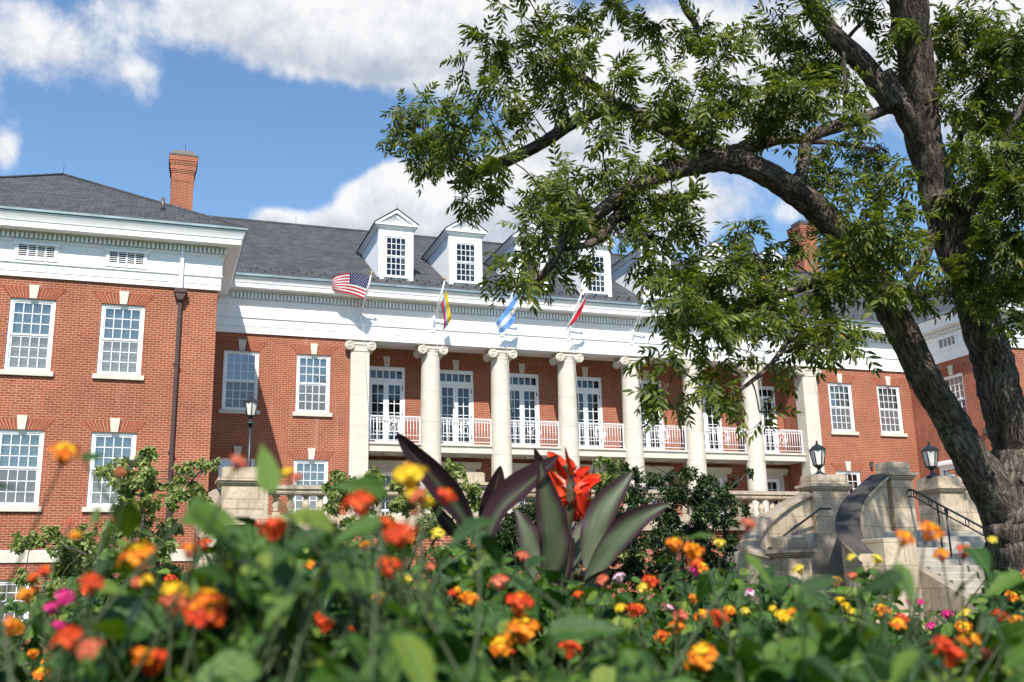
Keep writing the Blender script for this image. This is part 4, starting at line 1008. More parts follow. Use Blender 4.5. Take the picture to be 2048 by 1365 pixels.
base_ = [(Vector((gb.x+.25, gb.y, GZ-.2)), .60), (Vector((gb.x+.24, gb.y, GZ+.5)), .46), (P(2062, 1180, 11), .42), (P(2050, 1085, 11), .415), (P(2036, 1015, 11), .38), (P(2028, 965, 11.03), .30), (P(2030, 900, 11.08), .22)]
limbs = []
def lb(pts, k=12, seed=0): limbs.append(limb(tm, [(p, r_*(1 if seed < 4 else .74)) for p, r_ in pts], 'pecan_bark', k+8, 9, seed)); return limbs[-1]
lb(base_, 22, 1); lb(stemA, 18, 2); lb(stemB, 18, 3)
lb([(P(1440, 318, 9.6), .155), (P(1350, 338, 9.4), .125), (P(1270, 375, 9.2), .105), (P(1205, 420, 9.0), .08), (P(1135, 475, 8.9), .062), (P(1097, 535, 8.8), .048), (P(1062, 566, 8.8), .035), (P(1020, 572, 8.8), .02)], 12, 4)
lb([(P(1470, 330, 9.65), .13), (P(1385, 285, 9.8), .125), (P(1310, 245, 9.9), .10), (P(1235, 210, 10.0), .075), (P(1180, 165, 10.1), .05), (P(1130, 130, 10.2), .03)], 12, 5)
lb([(P(1235, 212, 10.0), .075), (P(1160, 238, 10.1), .085), (P(1080, 290, 10.2), .08), (P(985, 335, 10.3), .085), (P(965, 345, 10.3), .06), (P(935, 362, 10.3), .035), (P(895, 365, 10.4), .02)], 12, 6)
lb([(P(965, 340, 10.3), .03), (P(905, 310, 10.4), .025), (P(850, 260, 10.5), .018), (P(800, 230, 10.5), .01)], 7, 7)
lb([(P(1250, 410, 9.1), .07), (P(1205, 470, 9.0), .06), (P(1170, 490, 8.9), .04), (P(1120, 500, 8.9), .025)], 10, 8)
lb([(P(1240, 430, 9.1), .06), (P(1280, 460, 9.0), .05), (P(1292, 495, 8.9), .04), (P(1285, 530, 8.9), .02)], 10, 9)
lb([(P(1790, 215, 10.5), .15), (P(1735, 140, 10.5), .145), (P(1660, 62, 10.4), .125), (P(1600, -30, 10.3), .12), (P(1500, -180, 10.2), .09), (P(1380, -330, 10.2), .05)], 14, 10)
lb([(P(1838, 270, 10.6), .16), (P(1800, 205, 10.5), .16), (P(1760, 150, 10.5), .15)], 14, 20)
lb([(P(1840, 270, 10.6), .10), (P(1790, 218, 10.6), .08), (P(1745, 230, 10.5), .075), (P(1695, 247, 10.4), .085), (P(1640, 265, 10.3), .085), (P(1612, 285, 10.2), .08), (P(1604, 355, 10.0), .07)], 12, 11)
lb([(P(1560, 368, 9.8), .10), (P(1600, 352, 9.9), .075), (P(1612, 280, 10.1), .07)], 10, 12)
lb([(P(1430, 310, 9.6), .09), (P(1520, 290, 9.9), .075), (P(1570, 280, 10.1), .06), (P(1650, 285, 10.3), .035), (P(1760, 300, 10.5), .02)], 10, 13)
lb([(P(1340, -60, 10.6), .05), (P(1372, 20, 10.6), .048), (P(1393, 55, 10.6), .045), (P(1380, 92, 10.6), .04)], 10, 14)
lb([(P(1690, 250, 10.4), .05), (P(1692, 180, 10.4), .035), (P(1690, 90, 10.4), .03), (P(1740, 30, 10.4), .02)], 8, 15)
lb([(P(1905, 470, 10.8), .09), (P(1960, 380, 10.3), .06), (P(2010, 280, 10.0), .045), (P(2080, 150, 9.8), .03)], 8, 16)
lb([(P(1885, 380, 10.7), .06), (P(1930, 250, 11), .045), (P(1980, 150, 11.2), .03), (P(2060, 60, 11.3), .02)], 8, 17)
lb([(P(1735, 560, 10.3), .12), (P(1650, 560, 9.6), .075), (P(1560, 590, 9.0), .055), (P(1470, 620, 8.6), .04), (P(1380, 640, 8.4), .02)], 10, 18)
lb([(P(1650, 560, 9.6), .05), (P(1600, 640, 9.0), .04), (P(1550, 720, 8.6), .03), (P(1480, 780, 8.4), .02), (P(1430, 800, 8.4), .01)], 8, 19)
lb([(P(1705, 505, 10.2), .10), (P(1750, 470, 9.9), .09), (P(1760, 400, 9.8), .05), (P(1790, 330, 9.8), .025)], 8, 21)
lb([(P(1965, 560, 10.9), .08), (P(1850, 590, 10.0), .05), (P(1780, 570, 9.6), .03)], 8, 22)
lb([(P(1815, 560, 10.5), .07), (P(1850, 515, 10.6), .075), (P(1868, 450, 10.7), .07)], 8, 23)
lb([(P(1810, -150, 10.1), .11), (Vector((2.0, -28.6, 8.9)), .09), (Vector((4.5, -27, 10.2)), .06), (Vector((7.5, -26, 11.0)), .03)], 8, 25); lb([(Vector((2.0, -28.6, 8.9)), .07), (Vector((3.2, -26.4, 10.3)), .05), (Vector((4.5, -24.5, 11.2)), .025)], 8, 26)
trk = build(tm, 'trunk', pecan); at_ = trk.data.attributes.new('bark', 'FLOAT_VECTOR', 'POINT'); at_.data.foreach_set('vector', np.array(tm.bk, np.float32).ravel())
PC = [  # u, v, depth, half width, half height, fullness: the leaf sprays of the crown
 (800, 240, 10.5, 34, 30, 1), (845, 225, 10.5, 42, 24, 1.1), (905, 225, 10.4, 34, 26, 1), (850, 275, 10.5, 50, 30, 1.2), (915, 285, 10.4, 46, 36, 1.3), (975, 265, 10.3, 38, 26, 1), (880, 325, 10.4, 48, 26, 1.2), (945, 335, 10.3, 38, 30, 1.2), (825, 325, 10.5, 18, 22, .9), (965, 385, 10.3, 34, 24, .9), (930, 402, 10.3, 22, 24, .9), (1010, 335, 10.2, 30, 16, .8), (782, 275, 10.5, 18, 16, .9), (1000, 305, 10.2, 34, 20, .8),
 (932, 118, 10.2, 20, 14, .8), (975, 92, 10.2, 36, 24, 1), (1000, 118, 10.2, 36, 26, 1.1), (1070, 50, 10.2, 38, 30, .9), (1095, 85, 10.1, 40, 24, 1.1), (1140, 30, 10.2, 44, 30, 1), (1150, 95, 10.1, 36, 26, 1.1), (1195, 85, 10.1, 24, 28, .7), (1085, 145, 10.1, 50, 32, 1.2), (1140, 165, 10.1, 36, 34, .9), (1000, 190, 10.2, 38, 26, 1), (965, 205, 10.3, 22, 18, .8), (1065, 225, 10.1, 40, 30, 1), (1140, 210, 10.0, 46, 24, 1.1), (1215, 200, 10.0, 46, 26, 1.1), (1250, 140, 10.0, 38, 34, .9), (1230, 15, 10.3, 44, 24, 1), (1305, 45, 10.3, 42, 34, .9), (1325, 75, 10.3, 24, 18, .8), (1385, 60, 10.5, 32, 46, 1), (1340, 205, 9.9, 54, 36, 1.2), (1355, 150, 9.9, 38, 16, 1), (1285, 235, 9.9, 34, 24, .9), (1205, 258, 10.0, 38, 24, .7), (1335, 285, 9.8, 54, 28, 1), (1000, 5, 10.3, 26, 12, .7),
 (1120, 330, 9.0, 20, 26, .9), (1095, 385, 9.0, 38, 38, 1.1), (1160, 385, 9.0, 44, 44, 1.3), (1205, 345, 9.1, 48, 26, 1.2), (1290, 330, 9.2, 54, 18, 1), (1065, 460, 8.9, 38, 32, 1.1), (1125, 440, 8.9, 44, 34, 1.3), (1190, 435, 8.9, 44, 34, 1.2), (1280, 405, 9.0, 44, 40, 1), (1350, 400, 9.1, 40, 38, 1.1), (1360, 455, 9.1, 44, 34, 1.1), (1300, 460, 9.0, 38, 26, .8), (1240, 470, 8.9, 34, 24, .8), (988, 552, 8.8, 24, 18, .9), (1045, 520, 8.8, 36, 24, 1), (1105, 545, 8.8, 44, 20, 1.1), (1062, 545, 8.8, 24, 12, .7), (1150, 520, 8.8, 34, 24, .9),
 (1310, 525, 8.8, 34, 30, 1), (1375, 540, 8.8, 42, 34, 1.1), (1450, 545, 8.7, 46, 44, 1.3), (1525, 520, 8.8, 46, 46, 1.2), (1345, 600, 8.5, 46, 36, 1.2), (1340, 655, 8.4, 46, 36, 1.2), (1430, 620, 8.5, 54, 46, 1.4), (1535, 595, 8.7, 58, 46, 1.4), (1640, 585, 9.0, 58, 44, 1.3), (1720, 535, 9.4, 48, 46, 1.2), (1790, 560, 9.6, 40, 30, 1), (1830, 600, 9.8, 36, 24, .9), (1330, 705, 8.3, 34, 34, 1), (1415, 700, 8.4, 34, 24, 1), (1430, 665, 8.4, 44, 30, .9), (1525, 655, 8.6, 50, 34, .9), (1620, 665, 8.8, 48, 36, 1.2), (1490, 722, 8.5, 36, 22, .9), (1650, 705, 8.8, 38, 32, 1.1), (1690, 660, 8.9, 36, 34, .9), (1565, 750, 8.5, 34, 30, .9), (1325, 790, 8.3, 38, 30, 1), (1370, 815, 8.3, 22, 28, 1), (1425, 790, 8.3, 38, 34, 1.1), (1475, 810, 8.4, 36, 30, 1.1), (1520, 842, 8.4, 18, 24, 1), (1720, 690, 8.9, 24, 26, .5), (1490, 440, 8.9, 34, 50, .45), (1600, 480, 9.2, 36, 40, .5), (1650, 500, 9.4, 30, 26, .6),
 (1465, 80, 10.3, 40, 40, 1), (1540, 55, 10.3, 48, 44, 1), (1580, 120, 10.3, 54, 40, 1.2), (1650, 115, 10.3, 50, 40, 1.3), (1475, 185, 10.1, 46, 40, 1.1), (1540, 185, 10.1, 46, 40, 1.3), (1610, 190, 10.2, 50, 40, 1.4), (1690, 180, 10.3, 44, 36, 1), (1500, 250, 10.0, 44, 34, 1), (1560, 245, 10.1, 44, 34, 1.1), (1650, 300, 10.0, 30, 30, .9), (1650, 345, 10.0, 42, 30, 1), (1740, 300, 10.3, 46, 30, .9), (1735, 30, 10.4, 44, 34, 1), (1785, 65, 10.4, 28, 40, .9), (1790, 150, 10.5, 26, 30, .7), (1420, 130, 10.3, 30, 30, .6), (1430, 215, 10.0, 30, 34, 1), (1620, 30, 10.3, 44, 30, .8), (1400, 265, 9.9, 40, 26, 1), (1700, 245, 10.1, 30, 26, .9),
 (1895, 60, 10.8, 40, 46, 1.1), (1890, 140, 10.8, 36, 40, 1.1), (1960, 75, 10.9, 50, 50, 1.1), (2025, 60, 10.9, 46, 50, .9), (1915, 210, 10.8, 38, 34, 1), (1970, 150, 10.6, 46, 44, 1), (2030, 150, 10.4, 44, 44, 1), (1965, 235, 10.4, 44, 36, .9), (2030, 230, 10.1, 44, 40, 1.1), (1945, 300, 10.2, 38, 34, 1.1), (2010, 310, 10.0, 48, 40, 1.4), (1890, 375, 10.5, 30, 34, .8), (1960, 380, 10.0, 44, 40, 1.4), (2030, 390, 9.9, 40, 44, 1.5), (1965, 450, 10.0, 40, 34, 1.2), (2020, 465, 9.9, 44, 44, 1.4), (1975, 520, 10.0, 40, 30, 1.2), (2030, 545, 9.9, 36, 44, 1.3), (1945, 580, 10.0, 34, 26, 1), (2000, 590, 10.0, 40, 28, 1), (2040, 640, 9.8, 22, 34, .9), (1905, 555, 10.2, 30, 22, .8),
 (1740, 430, 9.8, 46, 42, 1), (1760, 345, 10.0, 38, 40, .9), (1800, 400, 10.0, 34, 34, .8), (1800, 480, 9.9, 36, 34, 1), (1690, 385, 9.9, 26, 26, .7), (1850, 520, 10.1, 26, 30, .8), (1770, 500, 9.7, 36, 34, 1), (1680, 440, 9.7, 40, 34, .9), (1700, 480, 9.6, 40, 34, 1)]
# the crown goes on above and beside the frame
for (u, v, d) in [(1000, -90, 10.4), (1150, -120, 10.6), (1300, -100, 10.6), (1450, -110, 10.4), (1600, -120, 10.4), (1750, -120, 10.4), (2190, 250, 10.2), (2170, 430, 10.1), (1250, -280, 10.8), (1450, -300, 10.8), (1650, -300, 10.8), (1550, -480, 11), (1700, -430, 11)]: PC.append((u, v, d, 80, 70, .75))
tpl = [compound(s, 5 if s % 2 else 4) for s in range(5)]
tpl = [q for q in tpl]
cl = Cloud(); tw = MB()
PC = [(u, v-(12 if 560 < v < 900 and u < 1760 else 0), d, ru, rv, k*(.55 if v > 690 and u < 1760 else .8 if 570 < v and u < 1680 else 1.5 if u > 1860 else 1)) for u, v, d, ru, rv, k in PC]
grow(PC, limbs, tpl, cl, tw, 11, .68, 8.2, droop=-.22, tw=.0036)
# upper boughs out over the stairs, high above the frame: they throw the dappled shade
hb = []
r = np.random.default_rng(5)
for (x, y, z) in [(q.uniform(1.5, 9.5), q.uniform(-29.5, -24), q.uniform(9.2, 12)) for q in [random.Random(k) for k in range(60)]]:
    rel = Vector((x, y, z))-CAM; d = rel.dot(FW); u, v = 1024+F_PX*rel.dot(RT)/d, 682.5-F_PX*rel.dot(UP)/d
    if v < -60 or u > 2120: hb.append((u, v, d, .8*F_PX/d, .5*F_PX/d, .9))
print('shade boughs', len(hb)); grow(hb, limbs[-2:], tpl, cl, tw, 12, 1.15, 1.0, dj=.2, pxarea=450., tw=.006)
build(tw, 'twigs', pecan)['kind'] = 'stuff'
link('crown', cl.mesh('crown', 'pecan_leaf'), pecan)

# ------------------------------------------------------------------ dogwoods and the dark holly before the terrace
def oval_leaf(w=.55, droop=.35):
    ys = [0, .2, .5, .8, 1]; ws = [.05, .40, .5, .28, .02]; v = []
    for y, q in zip(ys, ws): zz = -droop*y*y; v += [(-q*w, y, zz+.10*q), (0, y, zz), (q*w, y, zz+.10*q)]
    f = []
    for i in range(4): f += [(3*i, 3*i+1, 3*i+4, 3*i+3), (3*i+1, 3*i+2, 3*i+5, 3*i+4)]
    return np.array(v), np.array(f)
def bunch(seed, n_, size, w, droop):
    r = np.random.default_rng(seed); V = []; F = []; k = 0; tv, tf = oval_leaf(w, droop)
    for i in range(n_):
        a = 2*math.pi*i/n_+r.normal(0, .3); d = np.array([math.cos(a), math.sin(a), r.uniform(-1.3, .1)]); m = frame_of(d, np.array([0, 0, 1.])+r.normal(0, .3, 3), r.normal(0, .4))
        V.append((tv*size*r.uniform(.7, 1.15))@m.T+np.array([0, r.uniform(-.4, .6)*size, r.normal(0, .03)])); F.append(tf+k); k += len(tv)
    return np.concatenate(V), np.concatenate(F)
def small_tree(name, label, cat, d, stems, clusters, leafm, tpls, seed, group=None, pxarea=30., dj=.5, tw_=.0032):
    b0 = P(*stems[0][0], d); e = empty(name, (b0.x, b0.y, GZ), label, cat, group)
    m_ = MB(); lm = []; r = np.random.default_rng(seed)
    for st in stems:
        pts = [P(u, v, d+.15*i*r.normal()) for i, (u, v) in enumerate(st)]
        pts = [Vector((pts[0].x, pts[0].y, GZ-.1))]+pts
        rs = [.034*(1-.8*i/(len(pts)-1)) for i in range(len(pts))]; lm.append(limb(m_, list(zip(pts, rs)), 'twig_bark', 8, 5, seed))
    cl = Cloud(); tw = MB(); grow([(u, v, d, ru, rv, k) for (u, v, ru, rv, k) in clusters], lm, tpls, cl, tw, seed, 1, 1, -.15, dj, pxarea, 5, tw_)
    build(m_, 'trunk', e); build(tw, 'twigs', e)['kind'] = 'stuff'; link('crown', cl.mesh('crown', leafm), e); return e
dg = [bunch(s, 6, .082, .56, .5) for s in range(4)]
C1_ = [(289, 909, 22, 18, 1), (256, 927, 20, 16, 1), (208, 945, 18, 12, 1), (236, 953, 22, 16, 1), (287, 948, 22, 20, 1.2), (264, 980, 22, 18, 1), (304, 982, 18, 18, 1), (293, 1008, 24, 18, 1), (250, 1005, 22, 14, 1), (368, 949, 18, 16, 1), (388, 934, 14, 12, 1), (412, 931, 12, 10, 1), (352, 967, 18, 16, 1), (348, 1000, 20, 18, 1), (385, 985, 18, 14, .9), (92, 1068, 26, 14, 1.2), (52, 1085, 26, 12, 1.1), (128, 1090, 28, 16, 1.3), (168, 1076, 28, 16, 1.2), (220, 1064, 28, 18, 1.2), (146, 1116, 34, 18, 1.4), (204, 1110, 32, 20, 1.4), (128, 1146, 34, 18, 1.4), (190, 1150, 38, 22, 1.4), (50, 1150, 22, 12, 1), (110, 1182, 36, 18, 1.3), (170, 1190, 40, 20, 1.3), (330, 1062, 30, 22, 1.1), (280, 1050, 30, 20, 1), (320, 1100, 34, 24, 1.2), (400, 1010, 24, 20, 1), (430, 1040, 24, 18, 1), (260, 1110, 34, 24, 1.3), (70, 1195, 28, 14, 1), (240, 1180, 36, 24, 1.2), (330, 1150, 36, 26, 1.2)]
small_tree('dogwood_tree', 'spreading pale green dogwood before the left wing, beside the brown downspout', 'tree', 13.5, [[(260, 1260), (275, 1150), (285, 1050), (290, 980), (289, 915)], [(258, 1250), (220, 1150), (150, 1100), (60, 1082)], [(268, 1230), (320, 1120), (350, 1010), (405, 938)], [(255, 1260), (190, 1190), (110, 1170)]], C1_, 'dogwood_leaf', dg, 21, 'dogwoods before the terrace')
C2_ = [(678, 948, 14, 12, 1), (668, 968, 18, 14, 1), (695, 968, 22, 16, 1.2), (748, 955, 24, 14, 1.2), (752, 985, 26, 18, 1.2), (680, 990, 22, 16, 1), (664, 1012, 16, 14, 1), (705, 1000, 24, 18, 1.1), (737, 1010, 26, 18, 1.1), (790, 965, 18, 12, .9), (907, 940, 26, 18, 1.1), (938, 966, 22, 12, 1), (952, 988, 16, 14, 1), (941, 1008, 20, 14, 1), (905, 985, 24, 18, 1), (870, 1000, 28, 20, 1), (830, 990, 28, 18, .9), (800, 1010, 28, 18, 1), (675, 1105, 24, 14, 1.2), (697, 1098, 22, 14, 1.1), (740, 1110, 24, 14, 1.1), (664, 1136, 24, 16, 1), (796, 1093, 28, 16, 1.1), (781, 1122, 28, 16, 1.1), (830, 1075, 28, 16, 1), (720, 1150, 34, 18, 1), (860, 1050, 28, 20, 1), (760, 1050, 34, 20, 1), (700, 1050, 30, 18, 1), (890, 1100, 30, 22, 1), (930, 1050, 26, 20, 1)]
small_tree('dogwood_tree', 'pale green dogwood in front of the balustrade, behind the tall purple canna leaf', 'tree', 15, [[(790, 1250), (780, 1130), (740, 1040), (700, 985), (680, 952)], [(795, 1240), (830, 1100), (880, 1010), (910, 945)], [(800, 1235), (870, 1080), (945, 1000), (955, 970)], [(785, 1245), (720, 1120), (668, 1110)]], C2_, 'dogwood_leaf', dg, 22, 'dogwoods before the terrace')
C4_ = [(1190, 920, 16, 9, 1), (1215, 930, 22, 12, 1.1), (1122, 942, 14, 14, .9), (1165, 950, 20, 14, 1), (1195, 965, 22, 16, 1), (1225, 960, 20, 14, .9), (1130, 985, 22, 18, .8), (1180, 1000, 26, 20, .8), (1240, 990, 22, 18, .7), (1250, 1105, 12, 12, 1), (1285, 1112, 12, 10, 1)]
small_tree('dogwood_tree', 'dogwood peeping out above the red canna flower beside the dark holly', 'tree', 16.5, [[(1190, 1230), (1185, 1100), (1180, 1000), (1190, 925)], [(1195, 1220), (1215, 1050), (1225, 945)]], C4_, 'dogwood_leaf', dg, 23, 'dogwoods before the terrace')
hl = [bunch(s+40, 7, .075, .42, .2) for s in range(4)]
C3_ = [(1235, 940, 22, 16, .9), (1262, 948, 20, 16, .9), (1210, 980, 26, 20, .9), (1304, 960, 26, 18, .9), (1334, 948, 22, 14, .8), (1276, 990, 30, 22, 1.1), (1347, 990, 32, 24, 1.1), (1377, 950, 20, 16, .8), (1412, 962, 26, 16, .8), (1440, 970, 22, 10, .6), (1470, 960, 16, 6, .7), (1498, 944, 14, 6, .8), (1450, 995, 26, 16, .9), (1405, 1000, 30, 22, 1.1), (1413, 1030, 32, 22, 1.1), (1490, 1016, 16, 10, .8), (1465, 1020, 20, 16, .8), (1330, 1035, 36, 26, 1.2), (1265, 1035, 34, 26, 1.2), (1395, 1062, 36, 22, 1.2), (1450, 1045, 26, 18, 1), (1330, 1080, 40, 26, 1.2), (1270, 1085, 38, 26, 1.1), (1220, 1035, 30, 26, 1), (1400, 1100, 40, 24, 1.2), (1460, 1085, 26, 22, 1), (1330, 1125, 42, 26, 1.1), (1260, 1130, 40, 24, 1), (1430, 1130, 40, 20, 1), (1170, 1030, 44, 36, 1.5), (1130, 1060, 44, 36, 1.5), (1085, 1030, 44, 40, 1.5), (1040, 1050, 44, 40, 1.5), (1000, 1080, 44, 36, 1.5), (970, 1110, 40, 36, 1.5), (1180, 1100, 50, 36, 1.6), (1120, 1120, 50, 36, 1.6), (1050, 1120, 50, 36, 1.6), (1300, 1160, 60, 22, 1), (1400, 1155, 60, 22, 1), (1200, 1155, 60, 22, 1)]
small_tree('holly_shrub', 'dark glossy holly shrub in shade between canna and curved stone stair', 'shrub', 17, [[(1350, 1230), (1340, 1100), (1310, 1010), (1260, 950)], [(1355, 1230), (1370, 1080), (1390, 1000), (1340, 950)], [(1360, 1225), (1420, 1080), (1440, 1000), (1500, 943)], [(1345, 1235), (1280, 1120), (1230, 1010)]], C3_, 'holly_leaf', hl, 24, pxarea=15.)
# ------------------------------------------------------------------ the flower bed in front of the camera
def petal_mat(name, c, c2=None, trans=.25, rough=.55):
    m, t, b, o = mat(name); ge = t.node('ShaderNodeNewGeometry')
    k = t.mix(ge.outputs['Random Per Island'], c, c2 or c)
    t.put(b.inputs['Base Color'], k); b.inputs['Roughness'].default_value = rough; b.inputs['Specular IOR Level'].default_value = .25
    tr = t.node('ShaderNodeBsdfTranslucent'); t.put(tr.inputs[0], k); mx = t.node('ShaderNodeMixShader'); mx.inputs[0].default_value = trans
    t.put(mx.inputs[1], b.outputs[0]); t.put(mx.inputs[2], tr.outputs[0]); t.put(o.inputs[0], mx.outputs[0])
petal_mat('petal_orange', (.78, .17, .012), (.85, .30, .012)); petal_mat('petal_red', (.62, .045, .015), (.75, .10, .015)); petal_mat('petal_yellow', (.86, .50, .015), (.86, .62, .03))
petal_mat('petal_salmon', (.60, .13, .07), (.70, .20, .10)); petal_mat('petal_lemon', (.82, .66, .06), (.80, .60, .10)); petal_mat('petal_magenta', (.60, .012, .17), (.72, .05, .28)); petal_mat('petal_pink', (.80, .45, .55), (.85, .70, .74))
petal_mat('canna_petal', (.66, .022, .010), (.74, .075, .015), .3, .45)
def bed_leaf():
    m, t, b, o = mat('lantana_leaf'); ge = t.node('ShaderNodeNewGeometry'); r = ge.outputs['Random Per Island']
    at = t.node('ShaderNodeAttribute', attribute_name='lf').outputs['Vector']; ax, ay, az_ = t.xyz(at)
    c = t.ramp(r, [(0, (.010, .034, .004)), (.5, (.030, .084, .008)), (.85, (.082, .155, .014)), (1, (.18, .23, .03))])
    ve = t.m('FRACT', t.m('ADD', t.m('MULTIPLY', ay, 7), t.m('MULTIPLY', t.m('ABSOLUTE', ax), -2.6))); vein = t.m('MAXIMUM', t.smooth(t.m('ABSOLUTE', t.m('SUBTRACT', ve, .5)), .42, .49), t.smooth(t.m('ABSOLUTE', ax), .035, .01))
    c = t.mix(t.m('MULTIPLY', vein, .45), c, (.12, .20, .06))
    t.put(b.inputs['Base Color'], c); b.inputs['Roughness'].default_value = .40; b.inputs['Specular IOR Level'].default_value = .36
    bump(t, b, t.m('ADD', t.m('MULTIPLY', vein, -1), t.m('MULTIPLY', t.noise(at, 16, 4), .9)), .45, .004)
    tr = t.node('ShaderNodeBsdfTranslucent'); t.put(tr.inputs[0], t.mix(1, c, (1.7, 1.7, .4), 'MULTIPLY')); mx = t.node('ShaderNodeMixShader'); mx.inputs[0].default_value = .22
    t.put(mx.inputs[1], b.outputs[0]); t.put(mx.inputs[2], tr.outputs[0]); t.put(o.inputs[0], mx.outputs[0])
bed_leaf()
plain('lantana_stem', (.042, .066, .016), .6, .2, 30); plain('mulch', (.06, .042, .03), .95, .3, 8, bmp=.6, bscale=30)
mb = MB(); c_ = [P(-900, 1200, 1.0), P(2900, 1200, 1.0), P(2600, 1200, 5.2), P(-500, 1200, 5.2)]
c_ = [(q.x, q.y) for q in c_]; mb.prism(c_, GZ-.05, GZ+.12, 'mulch', 'z'); tag(build(mb, 'flower_bed'), 'mulched flower bed under the lantana', 'flower bed', kind='structure')
HEADS = [ # u, v, diameter px, depth, type
 (130, 905, 62, .74, 'o'), (278, 1110, 78, .70, 'o'), (352, 1185, 62, .72, 'y'), (345, 1205, 60, .71, 's'), (412, 1222, 92, .66, 'r'), (418, 1196, 60, .68, 'o'), (300, 1322, 74, .70, 'r'), (285, 1312, 50, .69, 'o'), (178, 1298, 52, .60, 's'), (138, 1275, 64, .62, 'd'), (545, 1058, 64, .74, 'r'), (720, 1005, 72, .66, 'd'), (800, 1068, 70, .64, 'd'), (770, 1045, 40, .7, 'r'), (818, 950, 72, .72, 'y'), (822, 985, 40, .72, 'y'), (848, 1005, 46, .72, 'y'), (836, 992, 40, .71, 's'), (893, 992, 46, .80, 'r'), (780, 1132, 56, .80, 'r'), (575, 945, 30, .74, 'y'), (592, 955, 30, .74, 's'), (478, 926, 44, .66, 's'), (92, 1142, 34, 1.0, 'r'), (66, 1155, 26, 1.0, 'r'), (186, 1165, 52, .66, 'd'), (132, 1195, 42, .90, 'm'), (104, 1215, 36, .90, 'm'), (118, 1250, 28, .9, 'm'),
 (298, 1160, 36, .78, 'y'), (275, 1165, 34, .78, 's'), (380, 1100, 40, .8, 'o'), (650, 1250, 40, 1.1, 'r'), (640, 1232, 24, 1.2, 'r'), (760, 1193, 34, 1.2, 'o'), (946, 1198, 36, 1.2, 'o'), (1040, 1205, 62, .98, 'r'), (1047, 1256, 76, .98, 'o'), (1003, 1292, 54, .98, 'o'), (1022, 1305, 24, .98, 'r'), (1142, 1298, 50, 1.0, 'r'), (1000, 1163, 46, 1.3, 's'), (1046, 1112, 28, 1.3, 's'), (813, 1161, 24, 1.8, 'l'), (860, 1135, 26, 1.1, 's'), (1290, 1176, 32, 1.6, 'l'), (1237, 1154, 26, 2.2, 'p'), (1392, 1142, 26, 2.0, 'm'), (1350, 1088, 40, 1.2, 'o'), (1386, 1101, 46, 1.2, 'o'), (1390, 1125, 30, 1.3, 'r'), (1406, 1313, 72, .90, 'o'), (1440, 1236, 46, 1.1, 'r'), (1268, 1220, 36, 1.2, 'r'), (1356, 1253, 36, 1.3, 'o'), (1362, 1230, 34, 1.3, 's'), (1567, 1232, 36, 1.4, 'y'), (1582, 1225, 24, 1.4, 'o'), (1490, 1222, 22, 1.8, 'l'), (1545, 1217, 18, 1.8, 'y'), (1902, 1310, 62, .84, 'd'), (1885, 1285, 40, .84, 'd'), (1938, 1279, 46, 1.0, 'o'), (1862, 1062, 52, .95, 'o'), (1810, 1076, 44, .95, 'o'), (1884, 1109, 36, 1.2, 'o'), (1930, 1102, 36, 1.2, 'r'), (1703, 1115, 22, 1.9, 'l'), (1755, 1119, 26, 1.9, 'l'), (1597, 1138, 26, 1.9, 'l'), (1680, 1200, 20, 1.7, 'y'), (1692, 1211, 20, 1.7, 'y'), (1700, 1222, 20, 1.7, 'y'), (1806, 1237, 28, 1.5, 'd'), (1840, 1205, 20, 2.6, 'm'), (1862, 1252, 24, 1.9, 'm'), (1895, 1228, 26, 2.2, 'm'), (1820, 1205, 16, 2.6, 'm'), (1930, 1226, 24, 2.0, 'l'), (2000, 1230, 32, 1.5, 'r'), (1497, 1049, 36, .82, 's'), (1500, 1185, 22, 2.2, 'p'), (1340, 1215, 18, 2.4, 'p'), (1705, 1152, 24, 1.4, 's'), (1975, 1310, 34, .95, 's'), (25, 1252, 50, .85, 'o'), (50, 1190, 40, .8, 'o'), (620, 1130, 26, 1.2, 'o'), (700, 1260, 24, 1.3, 'r'), (560, 1330, 36, .9, 'r'), (905, 1186, 20, 1.5, 'd'), (915, 1180, 18, 1.5, 'o'), (730, 1090, 24, 1.2, 'o'), (1205, 1160, 30, 1.5, 's'), (1985, 1080, 20, 1.6, 'l'), (240, 945, 26, .72, 's'), (150, 1070, 26, .72, 'o'), (140, 1045, 20, .72, 's')]
SKX, SKY = zip(*[(-400, 1180), (0, 1185), (110, 1165), (190, 1060), (260, 1010), (440, 990), (560, 1000), (690, 1005), (760, 970), (860, 980), (960, 1035), (1030, 1070), (1140, 1100), (1210, 1125), (1320, 1110), (1375, 1050), (1480, 1045), (1530, 1120), (1640, 1120), (1710, 1090), (1810, 1120), (1850, 1185), (1955, 1190), (1990, 1110), (2048, 1105), (2400, 1100)])
for k in range(28):
    q = random.Random(900+k); u = q.uniform(-20, 2060); HEADS.append((u, float(np.interp(u, SKX, SKY))+q.uniform(30, 190), q.uniform(22, 38), q.uniform(1.25, 2.3), q.choice('oooorrsly')))
NY, NX = 9, 4
